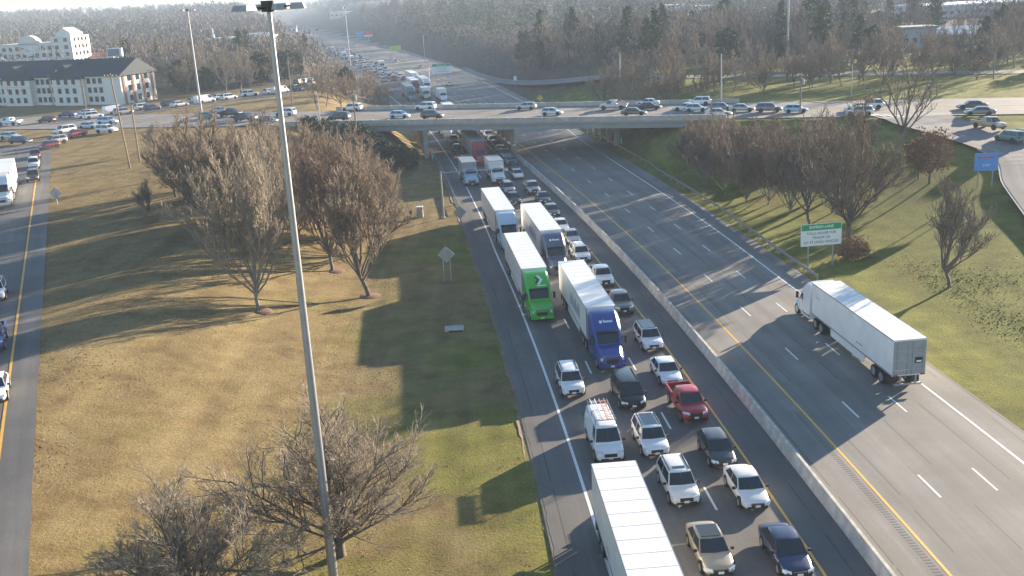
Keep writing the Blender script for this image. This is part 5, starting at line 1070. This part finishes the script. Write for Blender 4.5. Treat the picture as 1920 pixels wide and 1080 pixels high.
# ---- woods (placed now that the plots are known)
CLEAR += [(gx_ - 20, gy_ + 4, 34), (hx, hy + 5, 34), (hx * .93, hy * .93, 22), (hx * .88, hy * .88, 20), (fx_, fy_, 34), (fx_ * .95, fy_ * .95, 18), (fx_ * .9, fy_ * .9, 15)]
bl = 'bare grey-brown tree '
wood(44, (-98, -44, 292, 350), ['mid1', 'mid2', 'mid1', 'mid2', 'mid3', 'cedar'], bl + 'in the woods between the off-ramp and the long hall', 'west woods', (.7, 1.0), 3.2)
wood(40, (-150, -66, 335, 430), ['mid1', 'mid2', 'mid3', 'pine2', 'mid1'], bl + 'in the deeper woods beside the distant highway queue', 'deeper west woods', (.8, 1.05))
wood(20, (-160, -92, 256, 282), ['mid3', 'mid2', 'mid3'], bl + 'in the scrub before the gabled lodging', 'lodging scrub', (.35, .6), 3)
wood(110, (-25, 160, 284, 400), ['pine1', 'cedar', 'pine2', 'mid1', 'mid2', 'mid1', 'mid2'], bl + 'in the woods beyond the loop ramp', 'east woods', (.8, 1.15), 3.5)
wood(70, (80, 230, 235, 330), ['mid1', 'mid2', 'mid1', 'mid2', 'cedar', 'mid3'], bl + 'in the woods above the east crossing', 'crossing woods', (.7, 1.0), 3.5)
wood(76, (24, 125, 220, 268), ['mid2', 'mid3', 'mid1'], bl + 'between the overpass and the loop ramp', 'loop trees', (.55, .95), 2.8)
# the far-off wood, a single mass of crowns
def far_wood(name, m, n, seed, green, per, size, y0, y1, asp, up):
    g = np.random.default_rng(seed); y = y0 * (y1 / y0) ** g.random(n); x = (g.random(n) - .5) * (y * 1.35 + 200) + 20; S, o = to_so(x, y)
    ok = (o < sb_edge(S) - 16 - .02 * (y - 300).clip(0)) | (o > nb_edge(S) + 14)
    pn = np.sin(x / 61 + 1.3) + np.sin(y / 83 + x / 140) + np.sin((x + y) / 37) * .6; ok &= (pn > .75) if green else (pn < 1.1)
    op = np.sin(x / 150 + 2) + np.sin(y / 190 + 1); ok &= op < 1.45
    u, t = street_ut(x, y); ok &= np.abs(t) > 60
    for a, b, r in CLEAR: ok &= ((x - a) ** 2 + (y - b) ** 2 > r * r)
    for a, b in rampP[::4]: ok &= ((x - a) ** 2 + (y - b) ** 2 > 144)
    x, y = x[ok], y[ok]; k = len(x); h = g.uniform(9, 17, k) * (1.0 if not green else 1.1); z = terrain(x, y)
    c = g.normal(size=(k, per, 3)); c /= np.linalg.norm(c, axis=2, keepdims=True); c *= g.random((k, per, 1)) ** .4
    c = c * np.stack([h * .32, h * .32, h * .46], 1)[:, None, :] + np.stack([x, y, z + h * .52], 1)[:, None, :]
    sz = np.repeat(size * (y / 500).clip(.8, 2.5), per)[:, None]
    return leaves(name, c.reshape(-1, 3), sz, m, seed, .2, asp, up)
stuff('far_bare_woods', far_wood('far_bare_woods', 'far_bare', 9500, 91, False, 90, .95, 310, 2600, .16, .8), 'hazy mass of leafless grey-brown woods reaching to the horizon', 'woods')
stuff('far_pine_woods', far_wood('far_pine_woods', 'far_green', 7000, 92, True, 80, .50, 310, 2600, .5, 0.0), 'dark green pine stands among the far leafless woods', 'woods')
# ivy slope east of the truck, and tufts of winter grass on the lawn
g = np.random.default_rng(15); x = g.uniform(30, 75, 150000); y = g.uniform(55, 150, 150000); S, o = to_so(x, y); e = o - nb_edge(S) - 2.6
k = (g.random(len(x)) < .55) & (e > 9.5 + .8 * np.sin(y / 5) + g.normal(0, .6, len(x))) & (e < 42) & (y < 101 + 4 * np.sin(x / 3) + g.normal(0, 3, len(x))) & (np.sin(x / 2.1) + np.sin(y / 2.7 + 2) + np.sin(x / 7 + y / 5) + g.normal(0, .7, len(x)) > -.5)
x, y = x[k], y[k]; z = terrain(x, y) + g.random(len(x)) ** 2 * .25
stuff('ivy_slope', leaves('ivy_slope', np.c_[x, y, z], .075, 'leaf_ivy', 16, .1), 'dark green ivy and bramble covering the slope above the lone truck', 'ground cover')
x = g.uniform(-75, 12, 110000); y = g.uniform(46, 180, 110000); S, o = to_so(x, y); k = (o < sb_edge(S) - 3.6) & (((np.c_[x, y] - R0) @ RN) < -1.9) & (np.sin(x / 3.1) + np.sin(y / 2.3 + x / 5) + g.normal(0, .8, len(x)) > 1.0); x, y = x[k], y[k]; z = terrain(x, y) + .03
a = g.uniform(0, 6.28, len(x)); w_ = g.uniform(.03, .08, len(x)); h = g.uniform(.01, .05, len(x))
V = np.stack([np.c_[x - np.cos(a) * w_, y - np.sin(a) * w_, z - .04], np.c_[x + np.cos(a) * w_, y + np.sin(a) * w_, z - .04], np.c_[x + g.normal(0, .05, len(x)), y + g.normal(0, .05, len(x)), z + h]], 1).reshape(-1, 3)
stuff('grass_tufts', npmesh('grass_tufts', V, np.arange(len(V)).reshape(-1, 3), 'grass_blade'), 'tufts of dry winter grass and fallen leaves over the lawn', 'grass')
# ---- the air
hb = MB().box((0, 2600, 24), (7600, 5600, 60)).mesh('haze'); hm = bpy.data.materials.new('haze'); hm.use_nodes = True; n = hm.node_tree; n.nodes.clear()
pv = n.nodes.new('ShaderNodeVolumePrincipled'); pv.inputs['Color'].default_value = (.66, .80, 1.0, 1); pv.inputs['Density'].default_value = HAZE; pv.inputs['Anisotropy'].default_value = 0.0
ou = n.nodes.new('ShaderNodeOutputMaterial'); n.links.new(pv.outputs[0], ou.inputs['Volume']); hb.materials.append(hm); ho = obj('haze', hb); ho['kind'] = 'stuff'; tag(ho, 'thin pale haze hanging over the whole view', 'haze')
